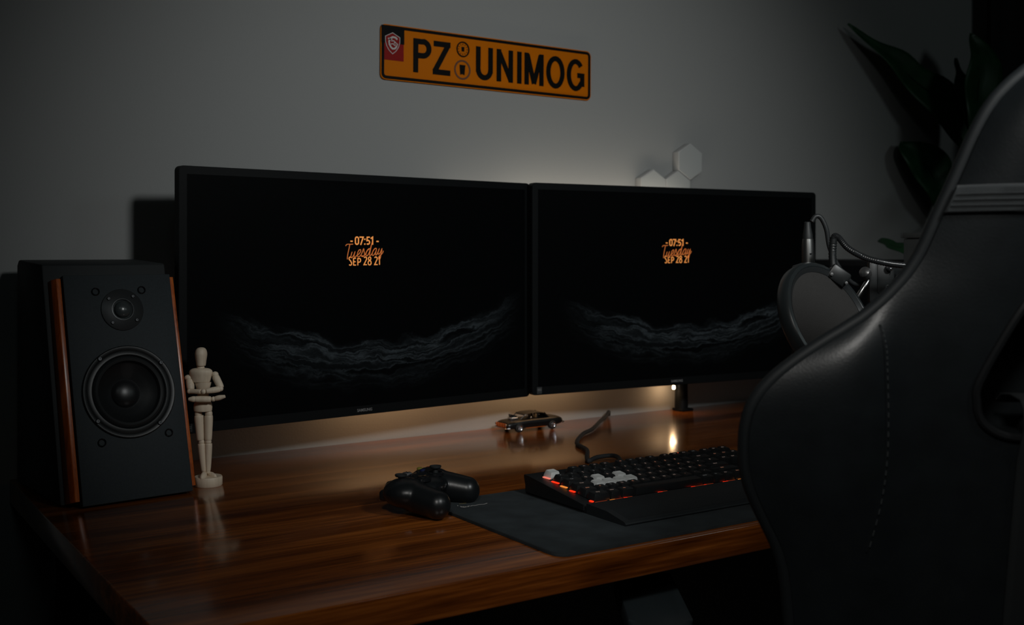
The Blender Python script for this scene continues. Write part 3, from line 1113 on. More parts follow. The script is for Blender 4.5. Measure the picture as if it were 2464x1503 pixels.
    tube(bm, [(.145, .001, .0135), (.1525, .008, .0140), (.1530, .028, .0140), (.1525, .048, .0140), (.145, .055, .0135)], .0012, 8, 4)
    obj('rear_bumper', bm, DARKMETAL, t)
    bm = NB()
    box(bm, (.072, -.0003, .0085), (.052, .001, .0014), .0004)
    obj('side_trim', bm, FL, t)
    # wheels
    for x in (.0300, .1170):
        for y, sgn in ((-.0005, -1), (.0565, 1)):
            r = .0098
            M = basis((x, y, r), (0, sgn, 0))
            bm = NB()
            lathe(bm, [(.004, -.007), (r - .001, -.007), (r, -.006), (r, .0), (r - .0012, .001), (r * .66, .001), (r * .64, -.001), (.002, -.001)], M, 28)
            wh = obj('wheel', bm, mat('tyre', (.010, .010, .010), .7), t)
            bm = NB()
            lathe(bm, [(r * .64, -.0006), (r * .62, .0012), (r * .54, .0006), (.0018, -.0002), (.0014, .0016), (0, .0018)], M, 24)
            for a in range(5):
                Ms = M @ Matrix.Rotation(2 * PI * a / 5, 4, 'Z')
                box(bm, (r * .33, 0, .0008), (r * .48, .0016, .0014), .0003, 1, Ms)
            obj('rim', bm, CHROME, wh)
    return t


toy_car()


# ------------------------------------------------------------------ desk mat
mp = thing('desk_mat', 'large charcoal cloth desk mat under the keyboard', 'mousepad', (0, 0, Z0))
bm = NB()
prism(bm, rrect(.760, 1.046, 1.56, 1.368, .018), .0004, .0040, 'xy')
bmesh.ops.bevel(bm, geom=[e for e in bm.edges if abs(e.verts[0].co.z - .004) < 1e-6 and abs(e.verts[1].co.z - .004) < 1e-6], offset=.0008, segments=2,
                profile=.5, affect='EDGES')
obj('cloth', bm, mat('mat_cloth', (.030, .038, .042), .85, spec=.25, noise=.25, nscale=25, bump=.8, bscale=1600), mp)
bm = NB()
tube(bm, [(a, b, .0034) for a, b in rrect(.7612, 1.0472, 1.5588, 1.3668, .0170, 6)], .0011, 6, 0, True)
obj('stitched_edge', bm, mat('mat_thread', (.016, .020, .022), .8, bump=1, bscale=1300), mp)
bm = NB()
PR = mat('mat_print', (.42, .40, .38), .6)


def flat_ribbon(bm, pts, wd, z):
    ribbon(bm, pts, wd, 0, .00012)
    return bm


for p in ([(0, 2), (3, 6), (7, 5), (5, 1), (2, 0), (6, 2), (10, 6), (12, 2), (15, 5), (18, 3), (22, 5), (26, 4), (31, 3), (37, 5), (44, 2)],
          [(2, -3), (4, 4)], [(0, -6), (1, -9)]):
    q = smooth_path([(a, b, 0) for a, b in p], 4)
    ribbon(bm, [(v.x * .001, v.y * .001) for v in q], .0013, 0, .0002)
lg = obj('printed_script', bm, PR, mp, (.789, 1.319, .0041), (R_(-90), 0, R_(3)), smooth=False)
lg.rotation_euler = (R_(90), 0, 0)
lg.location = (.787, 1.322, .0043)
bm = NB()
for i in range(9):
    box(bm, (.0018 * i, 0, 0), (.0011, .0014, .0002))
obj('printed_line', bm, mat('mat_gold_print', (.30, .22, .06), .6), mp, (.796, 1.338, .0042))


# ------------------------------------------------------------------ keyboard
def keyboard():
    t = thing('keyboard', 'black mechanical keyboard with seven pale keys and orange backlight', 'keyboard', (.912, 1.108, Z0 + .0040))
    U = .0203
    CASE = mat('keyboard_case', (.009, .010, .011), .45)
    KEY = mat('keycap_black', (.012, .0135, .0145), .28, bump=.2, bscale=1500)
    KEYW = mat('keycap_pale', (.58, .60, .59), .5)
    Wk = 15 * U + .020 + 3.6 * U + .012
    # palm rest
    rest = mat('palm_rest', (.014, .017, .019), .5)
    bm = NB()
    prism(bm, [(0, .0002), (-.001, .003), (.003, .0055), (.040, .0125), (.084, .0140), (.084, .0002)], 0, Wk, 'yz')
    bmesh.ops.bevel(bm, geom=[e for e in bm.edges if e.calc_length() > .2], offset=.0012, segments=2, profile=.5, affect='EDGES')
    pr_ = obj('palm_rest', bm, rest, t)
    # woven relief of the palm rest: fine ridges running front to back
    bm = NB()
    n = 150
    for i in range(n):
        x = .012 + i * (Wk - .024) / (n - 1)
        v = [bm.verts.new(p) for p in ((x - .0006, .006, .0063), (x, .006, .0068), (x + .0006, .006, .0063),
                                       (x - .0006, .040, .0125), (x, .040, .0131), (x + .0006, .040, .0125),
                                       (x - .0006, .081, .0139), (x, .081, .0144), (x + .0006, .081, .0139))]
        for a in (0, 3):
            bm.faces.new((v[a], v[a + 1], v[a + 4], v[a + 3]))
            bm.faces.new((v[a + 1], v[a + 2], v[a + 5], v[a + 4]))
    rb = obj('ribs', bm, rest, pr_, smooth=False)
    rb['kind'] = 'stuff'

    def ztop(y):
        return .0213 + (y - .093) * .125
    # case under the keys
    bm = NB()
    prism(bm, [(.086, .0002), (.086, .0085), (.092, .0105), (.218, .0262), (.236, .0285), (.238, .0260), (.230, .0002)], 0, Wk, 'yz')
    bmesh.ops.bevel(bm, geom=[e for e in bm.edges if e.calc_length() > .2], offset=.0010, segments=2, profile=.5, affect='EDGES')
    obj('case', bm, CASE, t)
    bm = NB()
    prism(bm, [(.088, .004), (.088, .0120), (.222, .0285), (.230, .0285), (.230, .004)], -.0026, -.0002, 'yz')
    obj('side_rail', bm, CASE, t)
    meshes = {}

    def keymesh(wu, hu, white):
        kk = (wu, hu, white)
        if kk in meshes:
            return meshes[kk]
        bm = NB()
        w2, d2 = wu * U / 2 - .0007, hu * U / 2 - .0007
        inset, ht = .0026, .0098
        levels = [(0, 0), (.0024, .0004), (ht - .0012, inset - .0006), (ht, inset), (ht - .0004, inset + .0016)]
        prev = None
        for z, ins in levels:
            # lower levels wider; rounded vertical corners
            a, b = w2 - ins, d2 - ins * .9
            r = .0012
            ring = [bm.verts.new((x, y - (ins * .25), z)) for x, y in rrect(-a, -b, a, b, r, 2)]
            if prev:
                for i in range(len(ring)):
                    j = (i + 1) % len(ring)
                    bm.faces.new((prev[i], prev[j], ring[j], ring[i]))
            else:
                bm.faces.new(ring)
            prev = ring
        bm.faces.new(prev)
        me = mesh_of(bm, 'key', True, 35)
        me.materials.append(KEYW if white else KEY)
        meshes[kk] = me
        return me
    glow = [emit('legend_warm', (1, .42, .25), .16), emit('legend_pale', (.85, .62, .52), .12), emit('legend_grey', (.6, .62, .62), .06)]
    leg_cache = {}

    def legend(txt, ki):
        k2 = (txt, ki)
        if k2 in leg_cache:
            return leg_cache[k2]
        me = text_mesh(txt, .0052 if len(txt) == 1 else .0036, 1, .00008)
        me.materials.append(glow[ki])
        leg_cache[k2] = me
        return me
    slope = math.atan(.125)

    def key(ux, wu, y, txt, white=False, hu=1):
        zt = ztop(y)
        k = bpy.data.objects.new('key', keymesh(wu, hu, white))
        COL.objects.link(k)
        k.parent = t
        k.location = (.020 + (ux + wu / 2) * U, y + hu * U / 2, zt - .0098 + hu * U / 2 * .125)
        k.rotation_euler = (slope, 0, 0)
        if white:
            k['label'] = 'pale grey keycap' + (' ' + txt if txt else '')
        if txt and not white:
            lg = bpy.data.objects.new('legend', legend(txt, random.choice((0, 1, 1, 2))))
            COL.objects.link(lg)
            lg.parent = k
            lg.location = (0, .0022 if len(txt) > 0 else 0, .0098 - .0003)
    R = {'ctrl': .0930, 'shift': .1133, 'caps': .1336, 'tab': .1539, 'num': .1742, 'f': .1978}
    x = 0
    for wu, s in ((1.5, 'Strg'), (1, 'Win'), (1.25, 'Alt'), (6.5, ''), (1.25, 'AltGr'), (1, 'Fn'), (1, 'Mn'), (1.5, 'Strg')):
        key(x, wu, R['ctrl'], s)
        x += wu
    x = 0
    for wu, s in [(1.25, 'Shift')] + [(1, c) for c in '<YXCVBNM,.-'] + [(2.75, 'Shift')]:
        key(x, wu, R['shift'], s)
        x += wu
    x = 0
    for wu, s in [(1.75, 'Caps')] + [(1, c) for c in 'ASDFGHJKLÖÄ'] + [(2.25, 'Enter')]:
        key(x, wu, R['caps'], s, s in tuple('ASDF'))
        x += wu
    x = 0
    for wu, s in [(1.5, 'Tab')] + [(1, c) for c in 'QWERTZUIOPÜ+'] + [(1.5, '#')]:
        key(x, wu, R['tab'], s, s in ('W', 'R'))
        x += wu
    x = 0
    for wu, s in [(1, c) for c in '^1234567890ß´'] + [(2, 'Back')]:
        key(x, wu, R['num'], s)
        x += wu
    for x, s in [(0, 'Esc')] + [(2 + i, 'F%d' % (i + 1)) for i in range(4)] + [(6.5 + i, 'F%d' % (i + 5)) for i in range(4)] + [(11 + i, 'F%d' % (i + 9)) for i in range(4)]:
        key(x, 1, R['f'], s, s == 'Esc')
    # navigation block beside the main block
    for i, s in enumerate(('Prt', 'Scr', 'Brk')):
        key(15.25 + i, 1, R['f'], s)
    for i, s in enumerate(('Ins', 'Pos', 'Up')):
        key(15.25 + i, 1, R['num'], s)
    for i, s in enumerate(('Del', 'End', 'Dn')):
        key(15.25 + i, 1, R['tab'], s)
    key(16.25, 1, R['shift'], '')
    for i in range(3):
        key(15.25 + i, 1, R['ctrl'], '')
    # backlight glowing out from under the caps
    E = {'red': emit('glow_red', (1, .030, .006), 1.1), 'orange': emit('glow_orange', (1, .30, .05), .75), 'pink': emit('glow_pink', (1, .24, .17), .75),
         'dim': emit('glow_dim', (1, .12, .03), .18)}

    def gl(x0, x1, y0, y1, z, c):
        bm = NB()
        box(bm, ((x0 + x1) / 2, (y0 + y1) / 2, z), (abs(x1 - x0), abs(y1 - y0), .0017), .0003, 1)
        obj('backlight', bm, E[c], t)
    for y0, y1, c in ((.197, .214, 'pink'), (.175, .192, 'red'), (.155, .170, 'orange'), (.136, .148, 'red'), (.0935, .101, 'red')):
        ym = (y0 + y1) / 2
        gl(.0172, .0206, y0, y1, .0120 + (ym - .095) * .127, c)
    for x0, x1, c in ((.021, .042, 'dim'), (.047, .056, 'orange'), (.056, .070, 'dim'), (.072, .079, 'red'), (.080, .088, 'dim'), (.136, .145, 'red'), (.145, .154, 'dim'),
                      (.201, .209, 'red'), (.209, .246, 'dim'), (.226, .232, 'red'), (.266, .277, 'red'), (.278, .292, 'dim'), (.298, .312, 'orange'), (.313, .318, 'dim')):
        gl(x0, x1, .0900, .0922, .0110, c)
    gl(.302, .3245, .1300, .1330, .0228, 'dim')
    gl(.309, .320, .1296, .1330, .0226, 'orange')
    gl(.2870, .2905, .2160, .2190, .0330, 'red')
    return t


keyboard()

# cable of the keyboard
bm = NB()
tube(bm, [(1.085, 1.343, .016), (1.115, 1.40, .010), (1.150, 1.455, .0045), (1.185, 1.490, .0042), (1.205, 1.50, .0042), (1.160, 1.505, .0090), (1.140, 1.484, .0120)], .0040, 10, 8, ridge=.10)
c0 = thing('keyboard_cable', 'thick black braided cable snaking from the keyboard to the wall', 'cable', (0, 0, Z0))
bm.free()
bm = NB()
tube(bm, [(1.10, 1.340, .016), (1.130, 1.385, .014), (1.176, 1.445, .0120), (1.190, 1.482, .010), (1.165, 1.492, .0080), (1.142, 1.486, .0052), (1.160, 1.515, .0044),
          (1.2043, 1.573, .0044), (1.232, 1.640, .0044), (1.302, 1.714, .0044), (1.355, 1.752, .0044), (1.430, 1.822, .0046), (1.476, 1.860, .0060),
          (1.500, 1.880, .012), (1.508, 1.890, .004)],
     .0041, 10, 8, ridge=.10)
obj('braided_sleeve', bm, mat('braid', (.013, .015, .017), .65, bump=.8, bscale=1500), c0)


# ------------------------------------------------------------------ game controller
def controller():
    ang = math.atan2(.667, .745) - R_(7)       # local x = right of the pad
    t = thing('game_controller', 'black game controller lying on the desk at the mat corner', 'controller', (.7495, 1.351, Z0), ang)
    t.scale = (.92, .92, .96)
    # local frame: x to the right grip, y to the triggers, z up
    def ell(bm, c, s, rot=None):
        r = bmesh.ops.create_uvsphere(bm, u_segments=24, v_segments=14, radius=1)
        M = Matrix.Translation(c)
        if rot:
            M = M @ rot
        bmesh.ops.transform(bm, matrix=M @ Matrix.Diagonal((*s, 1)), verts=r['verts'])
    bm = NB()
    ell(bm, (0, .014, .033), (.062, .036, .0185))
    ell(bm, (0, .026, .030), (.058, .030, .0165))
    ell(bm, (0, -.004, .034), (.040, .024, .0155))
    for s in (-1, 1):
        ell(bm, (s * .043, .014, .032), (.033, .036, .0215))
        for k in range(11):
            f = k / 10
            x = .041 + .013 * f ** .8
            y = .010 - .054 * f
            z = .0300 - .0090 * f
            ell(bm, (s * x, y, z), (.0250 - .0040 * f, .020, .0225 - .0018 * f))
    o = obj('shell', bm, mat('pad_shell', (.007, .0085, .0095), .33, bump=.02, bscale=1500), t)
    baked(o, [('REMESH', {'mode': 'VOXEL', 'voxel_size': .0016, 'use_smooth_shade': True}), ('SMOOTH', {'iterations': 14, 'factor': .6})])
    o.data.shade_smooth()

    def stick(x, y, z):
        bm = NB()
        lathe(bm, [(.0125, -.002), (.0125, .0015), (.0105, .0030), (.0095, .0008), (.004, .0008)], Matrix.Translation((x, y, z)), 28)
        r_ = obj('stick_ring', bm, BLACKG, t)
        bm = NB()
        lathe(bm, [(.0045, 0), (.0042, .0070), (.0082, .0085), (.0092, .0100), (.0090, .0118), (.0075, .0120), (.0050, .0104), (0, .0100)],
              Matrix.Translation((x, y, z)), 28)
        obj('thumb_stick', bm, mat('stick_rubber', (.016, .019, .020), .5), t)
    stick(-.040, .024, .0455)
    stick(.022, -.004, .0490)
    # direction pad
    bm = NB()
    lathe(bm, [(.0118, -.003), (.0118, .001), (.0105, .0022), (.008, .0012), (0, .0010)], Matrix.Translation((-.020, -.004, .0495)), 24)
    box(bm, (-.020, -.004, .0512), (.019, .0062, .003), .0008)
    box(bm, (-.020, -.004, .0512), (.0062, .019, .003), .0008)
    obj('direction_pad', bm, BLACKG, t)
    for dx, dy, c, nm in ((0, -.0105, (.012, .09, .012), 'green'), (.0105, 0, (.16, .012, .008), 'red'), (-.0105, 0, (.010, .016, .06), 'blue'), (0, .0105, (.20, .17, .03), 'yellow')):
        bm = NB()
        lathe(bm, [(.0048, -.003), (.0048, .0022), (.0038, .0032), (0, .0034)], Matrix.Translation((.041 + dx, .022 + dy, .0490)), 20)
        b_ = obj('face_button', bm, mat('button_' + nm, c, .35), t)
        b_['label'] = nm + ' face button'
    bm = NB()
    lathe(bm, [(.0078, -.003), (.0078, .0012), (.0066, .0022), (0, .0026)], Matrix.Translation((0, .034, .0495)), 24)
    hb = obj('home_button', bm, mat('home_silver', (.20, .21, .22), .3, metal=.6), t)
    bm = NB()
    for a in (45, -45):
        box(bm, (0, 0, 0), (.0095, .0011, .0007), 0, 1, Matrix.Translation((0, .034, .0523)) @ Matrix.Rotation(R_(a), 4, 'Z'))
    obj('home_mark', bm, BLACKG, hb)
    for x in (-.012, .012):
        bm = NB()
        lathe(bm, [(.0026, -.002), (.0026, .0012), (.0018, .0018), (0, .0018)], Matrix.Translation((x, .021, .0505)), 14)
        obj('menu_button', bm, BLACKG, t)
    for s in (-1, 1):
        bm = NB()
        tube(bm, [(s * .012, .052, .036), (s * .030, .050, .038), (s * .050, .040, .037), (s * .060, .028, .035)], .0052, 12, 5)
        obj('bumper', bm, BLACKG, t)
        bm = NB()
        box(bm, (s * .040, .048, .026), (.026, .016, .016), .005, 3)
        obj('trigger', bm, BLACK, t)
    # headset port and front screw line
    bm = NB()
    box(bm, (0, -.0272, .0340), (.013, .005, .006), .0015)
    obj('headset_port', bm, mat('port_steel', (.2, .2, .2), .3, metal=1), t)
    return t


controller()


# ------------------------------------------------------------------ microphone, pop filter, boom arm
def mic():
    t = thing('microphone', 'black studio microphone hanging upside down in a shock mount behind the pop filter', 'microphone', (1.215, 1.067, Z0))
    d = Vector((.02, -.012, -1)).normalized()
    # XLR plug on top
    M = basis((0, 0, .405), -d)
    bm = NB()
    lathe(bm, [(.0090, -.058), (.0092, -.054), (.0086, -.030), (.0078, -.022), (.0070, -.0215)], M, 28)
    pl = obj('plug', bm, mat('plug_nickel', (.34, .345, .34), .34, metal=1), t)
    bm = NB()
    lathe(bm, [(.0072, -.022), (.0070, -.016), (.0052, -.006), (.0046, .002), (.0030, .003)], M, 24)
    obj('strain_relief', bm, RUBBER, pl)
    bm = NB()
    lathe(bm, [(.0014, 0), (.0014, .0012), (0, .0014)], basis((-.003, -.0085, .362), (-.3, -1, 0)), 12)
    obj('latch', bm, DARKMETAL, pl)
    # body
    bm = NB()
    lathe(bm, [(.010, -.056), (.022, -.060), (.024, -.064), (.024, -.170), (.026, -.174), (.026, -.205), (.022, -.225), (.012, -.234), (0, -.236)], M, 36)
    obj('mic_body', bm, BLACK, t)
    # shock mount ring, bracket and silver pivot
    bm = NB()
    lathe(bm, [(.030, -.085), (.034, -.084), (.034, -.140), (.030, -.141), (.029, -.138), (.029, -.088), (.030, -.085)], M, 36, cap=0)
    obj('shock_mount', bm, BLACK, t)
    q = lambda x, y, z: (x - 1.168, y - 1.026, z)
    bm = NB()
    a, b = Vector(q(1.226, .987, .296)), Vector(q(1.239, .978, .321))
    lathe(bm, [(.0038, 0), (.0042, .001), (.0042, (b - a).length - .002), (.0032, (b - a).length), (.0030, (b - a).length + .004)], basis(a, b - a), 18)
    obj('pivot_shaft', bm, mat('shaft_chrome', (.42, .43, .43), .25, metal=1), t)
    bm = NB()
    lathe(bm, [(.0070, -.014), (.0088, -.012), (.0088, .004), (.0080, .0075), (.0045, .0098), (0, .0104)], basis(q(1.240, .980, .333), (-.75, -.1, .35)), 24)
    obj('pivot_knob', bm, mat('knob_satin', (.16, .16, .16), .3, metal=.8), t)
    bm = NB()
    box(bm, (0, 0, 0), (.016, .012, .060), .003, 2, Matrix.Translation(q(1.2475, .974, .322)) @ Matrix.Rotation(-YAW, 4, 'Z'))
    obj('bracket', bm, BLACK, t)
    for x, y, z in ((1.2585, .9575, .3425), (1.2565, .9585, .3125)):
        bm = NB()
        lathe(bm, [(.0052, 0), (.0052, .003), (.0040, .0046), (.0016, .0046), (.0013, .003), (0, .003)], basis(q(x - .002, y - .004, z), (-.55, -.83, 0)), 10)
        obj('bolt', bm, CHROME, t)
    bm = NB()
    box(bm, (0, 0, 0), (.026, .022, .048), .004, 2, Matrix.Translation(q(1.262, .968, .328)) @ Matrix.Rotation(-YAW, 4, 'Z'))
    obj('swivel_block', bm, BLACK, t)
    return t


mic()


def pop_filter():
    c = Vector((1.154, .975, .272))
    lat = Vector((math.cos(YAW), -math.sin(YAW), 0))
    fw = Vector((math.sin(YAW), math.cos(YAW), 0))
    n = (lat * .56 - fw * .72 + Vector((0, 0, .42))).normalized()
    t = thing('pop_filter', 'round pop filter with grey mesh disc in front of the microphone', 'pop filter', (c.x, c.y, Z0 + c.z))
    M = basis((0, 0, 0), n)
    R = .0775
    bm = NB()
    lathe(bm, [(R - .0015, .004), (R + .001, .0058), (R + .0055, .005), (R + .0085, .001), (R + .0085, -.011), (R + .006, -.0145), (R, -.0145), (R - .0015, -.012), (R - .0015, .004)], M, 96, cap=0)
    obj('hoop', bm, mat('hoop_black', (.014, .017, .018), .30), t)
    bm = NB()
    lathe(bm, [(R - .006, .0016), (R - .0015, .0046), (R - .0002, .0052), (R - .001, .002), (R - .006, .0004), (R - .006, .0016)], M, 96, cap=0)
    obj('inner_ring', bm, mat('ring_gloss', (.020, .022, .023), .20), t)
    cloth = mat('filter_mesh', (.043, .042, .041), .85, spec=.1, bump=1, bscale=2200, noise=.12, nscale=900)
    for zz, nm in ((.0008, 'mesh_screen'), (-.0080, 'mesh_screen')):
        bm = NB()
        lathe(bm, [(0, zz), (R - .004, zz), (R - .002, zz - .0004), (0, zz - .0005)], M, 64)
        obj(nm, bm, cloth, t)
    # clamp on the upper rim and ribbed gooseneck
    top = Vector((1.196, 1.004, .328)) - c
    bm = NB()
    box(bm, (0, 0, 0), (.030, .016, .022), .004, 2, Matrix.Translation(top + Vector((.004, -.004, .004))) @ Matrix.Rotation(-YAW, 4, 'Z') @ Matrix.Rotation(R_(35), 4, 'Y'))
    cl = obj('clamp', bm, BLACK, t)
    for dx, dz in ((-.006, .006), (.014, -.006)):
        bm = NB()
        lathe(bm, [(.0022, 0), (.0022, .0015), (0, .0018)], basis(top + lat * dx + Vector((0, 0, dz)) - fw * .011, -fw), 10)
        obj('screw', bm, STEEL, cl)
    q = lambda x, y, z: Vector((x, y, z)) - c
    pts = [top + Vector((0, 0, .008)), q(1.197, 1.007, .362), q(1.198, 1.006, .384), q(1.203, 1.002, .3845), q(1.214, .995, .370),
           q(1.232, .984, .358), q(1.252, .972, .351), q(1.275, .956, .3465), q(1.31, .932, .3445), q(1.350, .922, .342), q(1.385, .942, .342), q(1.408, .975, .345), q(1.415, 1.003, .347)]
    bm = NB()
    P = smooth_path(pts[1:], 16)
    tube(bm, [tuple(v) for v in P], .0046, 10, 0, ridge=.13)
    obj('gooseneck', bm, mat('neck_black', (.015, .016, .017), .28), t)
    bm = NB()
    tube(bm, [tuple(v) for v in smooth_path(pts[:3], 12)], .0056, 12, 0, ridge=.12)
    obj('neck_collar', bm, BLACK, t)
    return t


pop_filter()
bm = NB()
tube(bm, [(1.1730, 1.0222, .4080), (1.1775, 1.0190, .4155), (1.1840, 1.0150, .4130), (1.1905, 1.011, .397), (1.196, 1.010, .372), (1.205, 1.006, .350),
          (1.218, 1.000, .330), (1.235, .996, .318), (1.26, .990, .322), (1.30, .94, .334), (1.345, .938, .333), (1.375, .955, .340), (1.392, .966, .347), (1.44, .972, .350), (1.50, .982, .356)], .0034, 10, 6)
mc = thing('microphone_cable', 'thin black cable looping from the microphone plug to the boom arm', 'cable', (.047, .041, Z0))
obj('cable_sheath', bm, RUBBER, mc)

ba = thing('microphone_boom', 'black boom arm carrying the microphone from the right, partly behind the chair', 'boom', (1.306, 1.006, Z0 + .335))
bm = NB()
tube(bm, [(0, 0, 0), (.25, .02, .012), (.52, .06, .03)], .010, 12, 4)
obj('upper_tube', bm, BLACK, ba)
bm = NB()
tube(bm, [(0, 0, -.022), (.25, .02, -.010), (.52, .06, .008)], .0045, 10, 4)
obj('lower_rod', bm, BLACK, ba)
bm = NB()
lathe(bm, [(.016, -.02), (.018, -.018), (.018, .018), (.016, .02)], basis((.53, .06, .02), (0, 1, 0)), 24)
obj('elbow', bm, BLACK, ba)
bm = NB()
tube(bm, [(.53, .06, .02), (.75, .09, -.12), (.93, .105, -.26), (.994, .114, -.332)], .011, 12, 4)
obj('lower_arm', bm, BLACK, ba)
bm = NB()
lathe(bm, [(.022, 0), (.022, .02), (.012, .024)], Matrix.Translation((.994, .114, -.3345)), 24)
obj('desk_clamp', bm, BLACK, ba)

# ------------------------------------------------------------------ computer tower, planter and plant
pc = thing('computer_tower', 'black computer tower on the desk behind the pop filter', 'computer', (2.012, 1.470, Z0))
bm = NB()
box(bm, (.11, .19, .1785), (.22, .38, .335), .004, 3)
obj('case', bm, mat('pc_black', (.010, .011, .012), .5), pc)
bm = NB()
box(bm, (-.002, .19, .178), (.003, .355, .31), .001)
obj('side_panel', bm, mat('pc_panel', (.006, .007, .008), .12), pc)
bm = NB()
box(bm, (.11, -.003, .178), (.20, .006, .31), .002)
obj('front_panel', bm, BLACKM, pc)
for x in (.02, .20):
    for y in (.03, .35):
        bm = NB()
        lathe(bm, [(.012, 0), (.012, .0112)], Matrix.Translation((x, y, 0)), 16)
        obj('foot', bm, RUBBER, pc)

PLT = mat('planter_grey', (.060, .066, .066), .6, noise=.1, nscale=60)
pt = thing('planter', 'square dark grey planter box holding the big-leaved plant', 'planter', (1.925, 1.235, Z0))
bm = NB()
box(bm, (.10, .10, .196), (.20, .20, .392), .003)
obj('box', bm, PLT, pt)
for c_, s_ in (((.10, -.001, .3985), (.206, .006, .011)), ((.10, .201, .3985), (.206, .006, .011)), ((-.001, .10, .3985), (.006, .196, .011)), ((.201, .10, .3985), (.006, .196, .011))):
    bm = NB()
    box(bm, c_, s_, .001)
    obj('rim', bm, PLT, pt)
soil = obj('soil', box(NB(), (.10, .10, .3925), (.19, .19, .004), .001), mat('soil_brown', (.02, .012, .008), .95, noise=.4, nscale=200), pt)


VEIN = mat('leaf_vein', (.010, .045, .012), .5)
plant = thing('potted_plant', 'large dark green plant with long pointed leaves beside the wall', 'plant', (2.025, 1.335, Z0 + .394))
P0 = Vector((2.025, 1.335, .394))
# blade outlines: one side and the other, base first, in room coordinates relative to the desk surface
leaves = [
    ([(2.693, 1.8, 0.624), (2.653, 1.809, 0.655), (2.596, 1.818, 0.695), (2.514, 1.826, 0.751), (2.447, 1.835, 0.811), (2.39, 1.844, 0.862), (2.343, 1.853, 0.9), (2.301, 1.861, 0.934), (2.282, 1.87, 0.955)],
     [(2.708, 1.8, 0.625), (2.71, 1.809, 0.681), (2.715, 1.818, 0.745), (2.701, 1.826, 0.786), (2.635, 1.835, 0.839), (2.547, 1.844, 0.86), (2.479, 1.853, 0.9), (2.387, 1.861, 0.921), (2.282, 1.87, 0.957)]),
    ([(2.632, 1.83, 0.46), (2.592, 1.837, 0.484), (2.547, 1.843, 0.523), (2.511, 1.85, 0.567), (2.485, 1.857, 0.599), (2.473, 1.863, 0.636), (2.499, 1.87, 0.662)],
     [(2.643, 1.83, 0.46), (2.666, 1.837, 0.497), (2.689, 1.843, 0.538), (2.683, 1.85, 0.59), (2.67, 1.857, 0.627), (2.592, 1.863, 0.662), (2.503, 1.87, 0.663)]),
    ([(2.574, 1.7, 0.62), (2.55, 1.712, 0.696), (2.543, 1.724, 0.762), (2.579, 1.736, 0.854), (2.611, 1.748, 0.903), (2.646, 1.76, 0.953)],
     [(2.616, 1.7, 0.622), (2.679, 1.712, 0.704), (2.706, 1.724, 0.797), (2.723, 1.736, 0.878), (2.703, 1.748, 0.923), (2.65, 1.76, 0.953)]),
    ([(2.646, 1.76, 0.673), (2.611, 1.77, 0.75), (2.593, 1.78, 0.817), (2.618, 1.79, 0.859), (2.637, 1.8, 0.891)],
     [(2.665, 1.76, 0.674), (2.67, 1.77, 0.754), (2.667, 1.78, 0.823), (2.648, 1.79, 0.862), (2.64, 1.8, 0.891)]),
    ([(2.293, 1.66, 0.345), (2.276, 1.695, 0.358), (2.275, 1.73, 0.37), (2.288, 1.765, 0.381), (2.314, 1.8, 0.392)],
     [(2.31, 1.66, 0.37), (2.285, 1.695, 0.385), (2.291, 1.73, 0.388), (2.296, 1.765, 0.399), (2.315, 1.8, 0.397)]),
    ([(2.80, 1.66, .56), (2.77, 1.67, .68), (2.79, 1.68, .80), (2.84, 1.70, .93)], [(2.81, 1.66, .56), (2.90, 1.67, .68), (2.91, 1.68, .80), (2.845, 1.70, .93)]),
    ([(2.72, 1.60, .50), (2.82, 1.60, .60), (2.92, 1.60, .66), (3.02, 1.60, .66)], [(2.73, 1.60, .49), (2.84, 1.60, .50), (2.94, 1.60, .55), (3.02, 1.60, .65)]),
]


def along(pts, f):
    P = [Vector(p) for p in pts]
    L = [(b - a).length for a, b in zip(P, P[1:])]
    d = f * sum(L)
    for a, b, l in zip(P, P[1:], L):
        if d <= l:
            return a.lerp(b, d / l)
        d -= l
    return P[-1]


for i, (sa, sb) in enumerate(leaves):
    sa = [tuple(p) for p in smooth_path(sa, 5)]
    sb = [tuple(p) for p in smooth_path(sb, 5)]
    bm = NB()
    rows = []
    mid = []
    for k in range(27):
        f = k / 26
        a, b = along(sa, f), along(sb, f)
        c = (a + b) / 2
        w_ = (a - b).length
        row = []
        for j in range(9):
            g = j / 4 - 1
            p = a.lerp(b, j / 8)
            p = p + Vector((0, (1 - abs(g)) ** 1.4 * w_ * .10 - .10 * w_ + .004 * math.sin(f * 16 + g), 0))
            row.append(bm.verts.new(p - P0))
        mid.append(c + Vector((0, -.0012, 0)) - P0)
        rows.append(row)
    for a, b in zip(rows, rows[1:]):
        for j in range(8):
            bm.faces.new((a[j], a[j + 1], b[j + 1], b[j]))
    lf = obj('leaf', bm, LEAFM, plant, ang=80)
    lf.modifiers.new('thickness', 'SOLIDIFY').thickness = .0008
    bm = NB()
    tube(bm, mid[:22], [.0020, .0014, .0006], 6, 0)
    obj('midrib', bm, VEIN, lf)
    b_ = mid[0]
    bm = NB()
    tube(bm, [Vector((.005 * (i - 3), .003 * i, .0)), b_ * .5 + Vector((.03, .01, -.02)), b_], [.005, .004, .0024], 8, 6)
    obj('stem', bm, VEIN, plant)
sk = thing('plant_stake', 'short pale metal rod poking out between the leaves', 'stake', (2.40, 1.40, Z0 + .56))
bm = NB()
tube(bm, [(.0745, .18, .030), (.16, .19, .018)], .0065, 14, 0)
obj('rod', bm, mat('pale_metal', (.6, .6, .6), .35, metal=.7), sk)
bm = NB()
lathe(bm, [(.0085, 0), (.0085, .012), (.006, .014)], basis((.15, .189, .0195), (.09, .01, -.012)), 16)
obj('end_cap', bm, BLACK, sk)

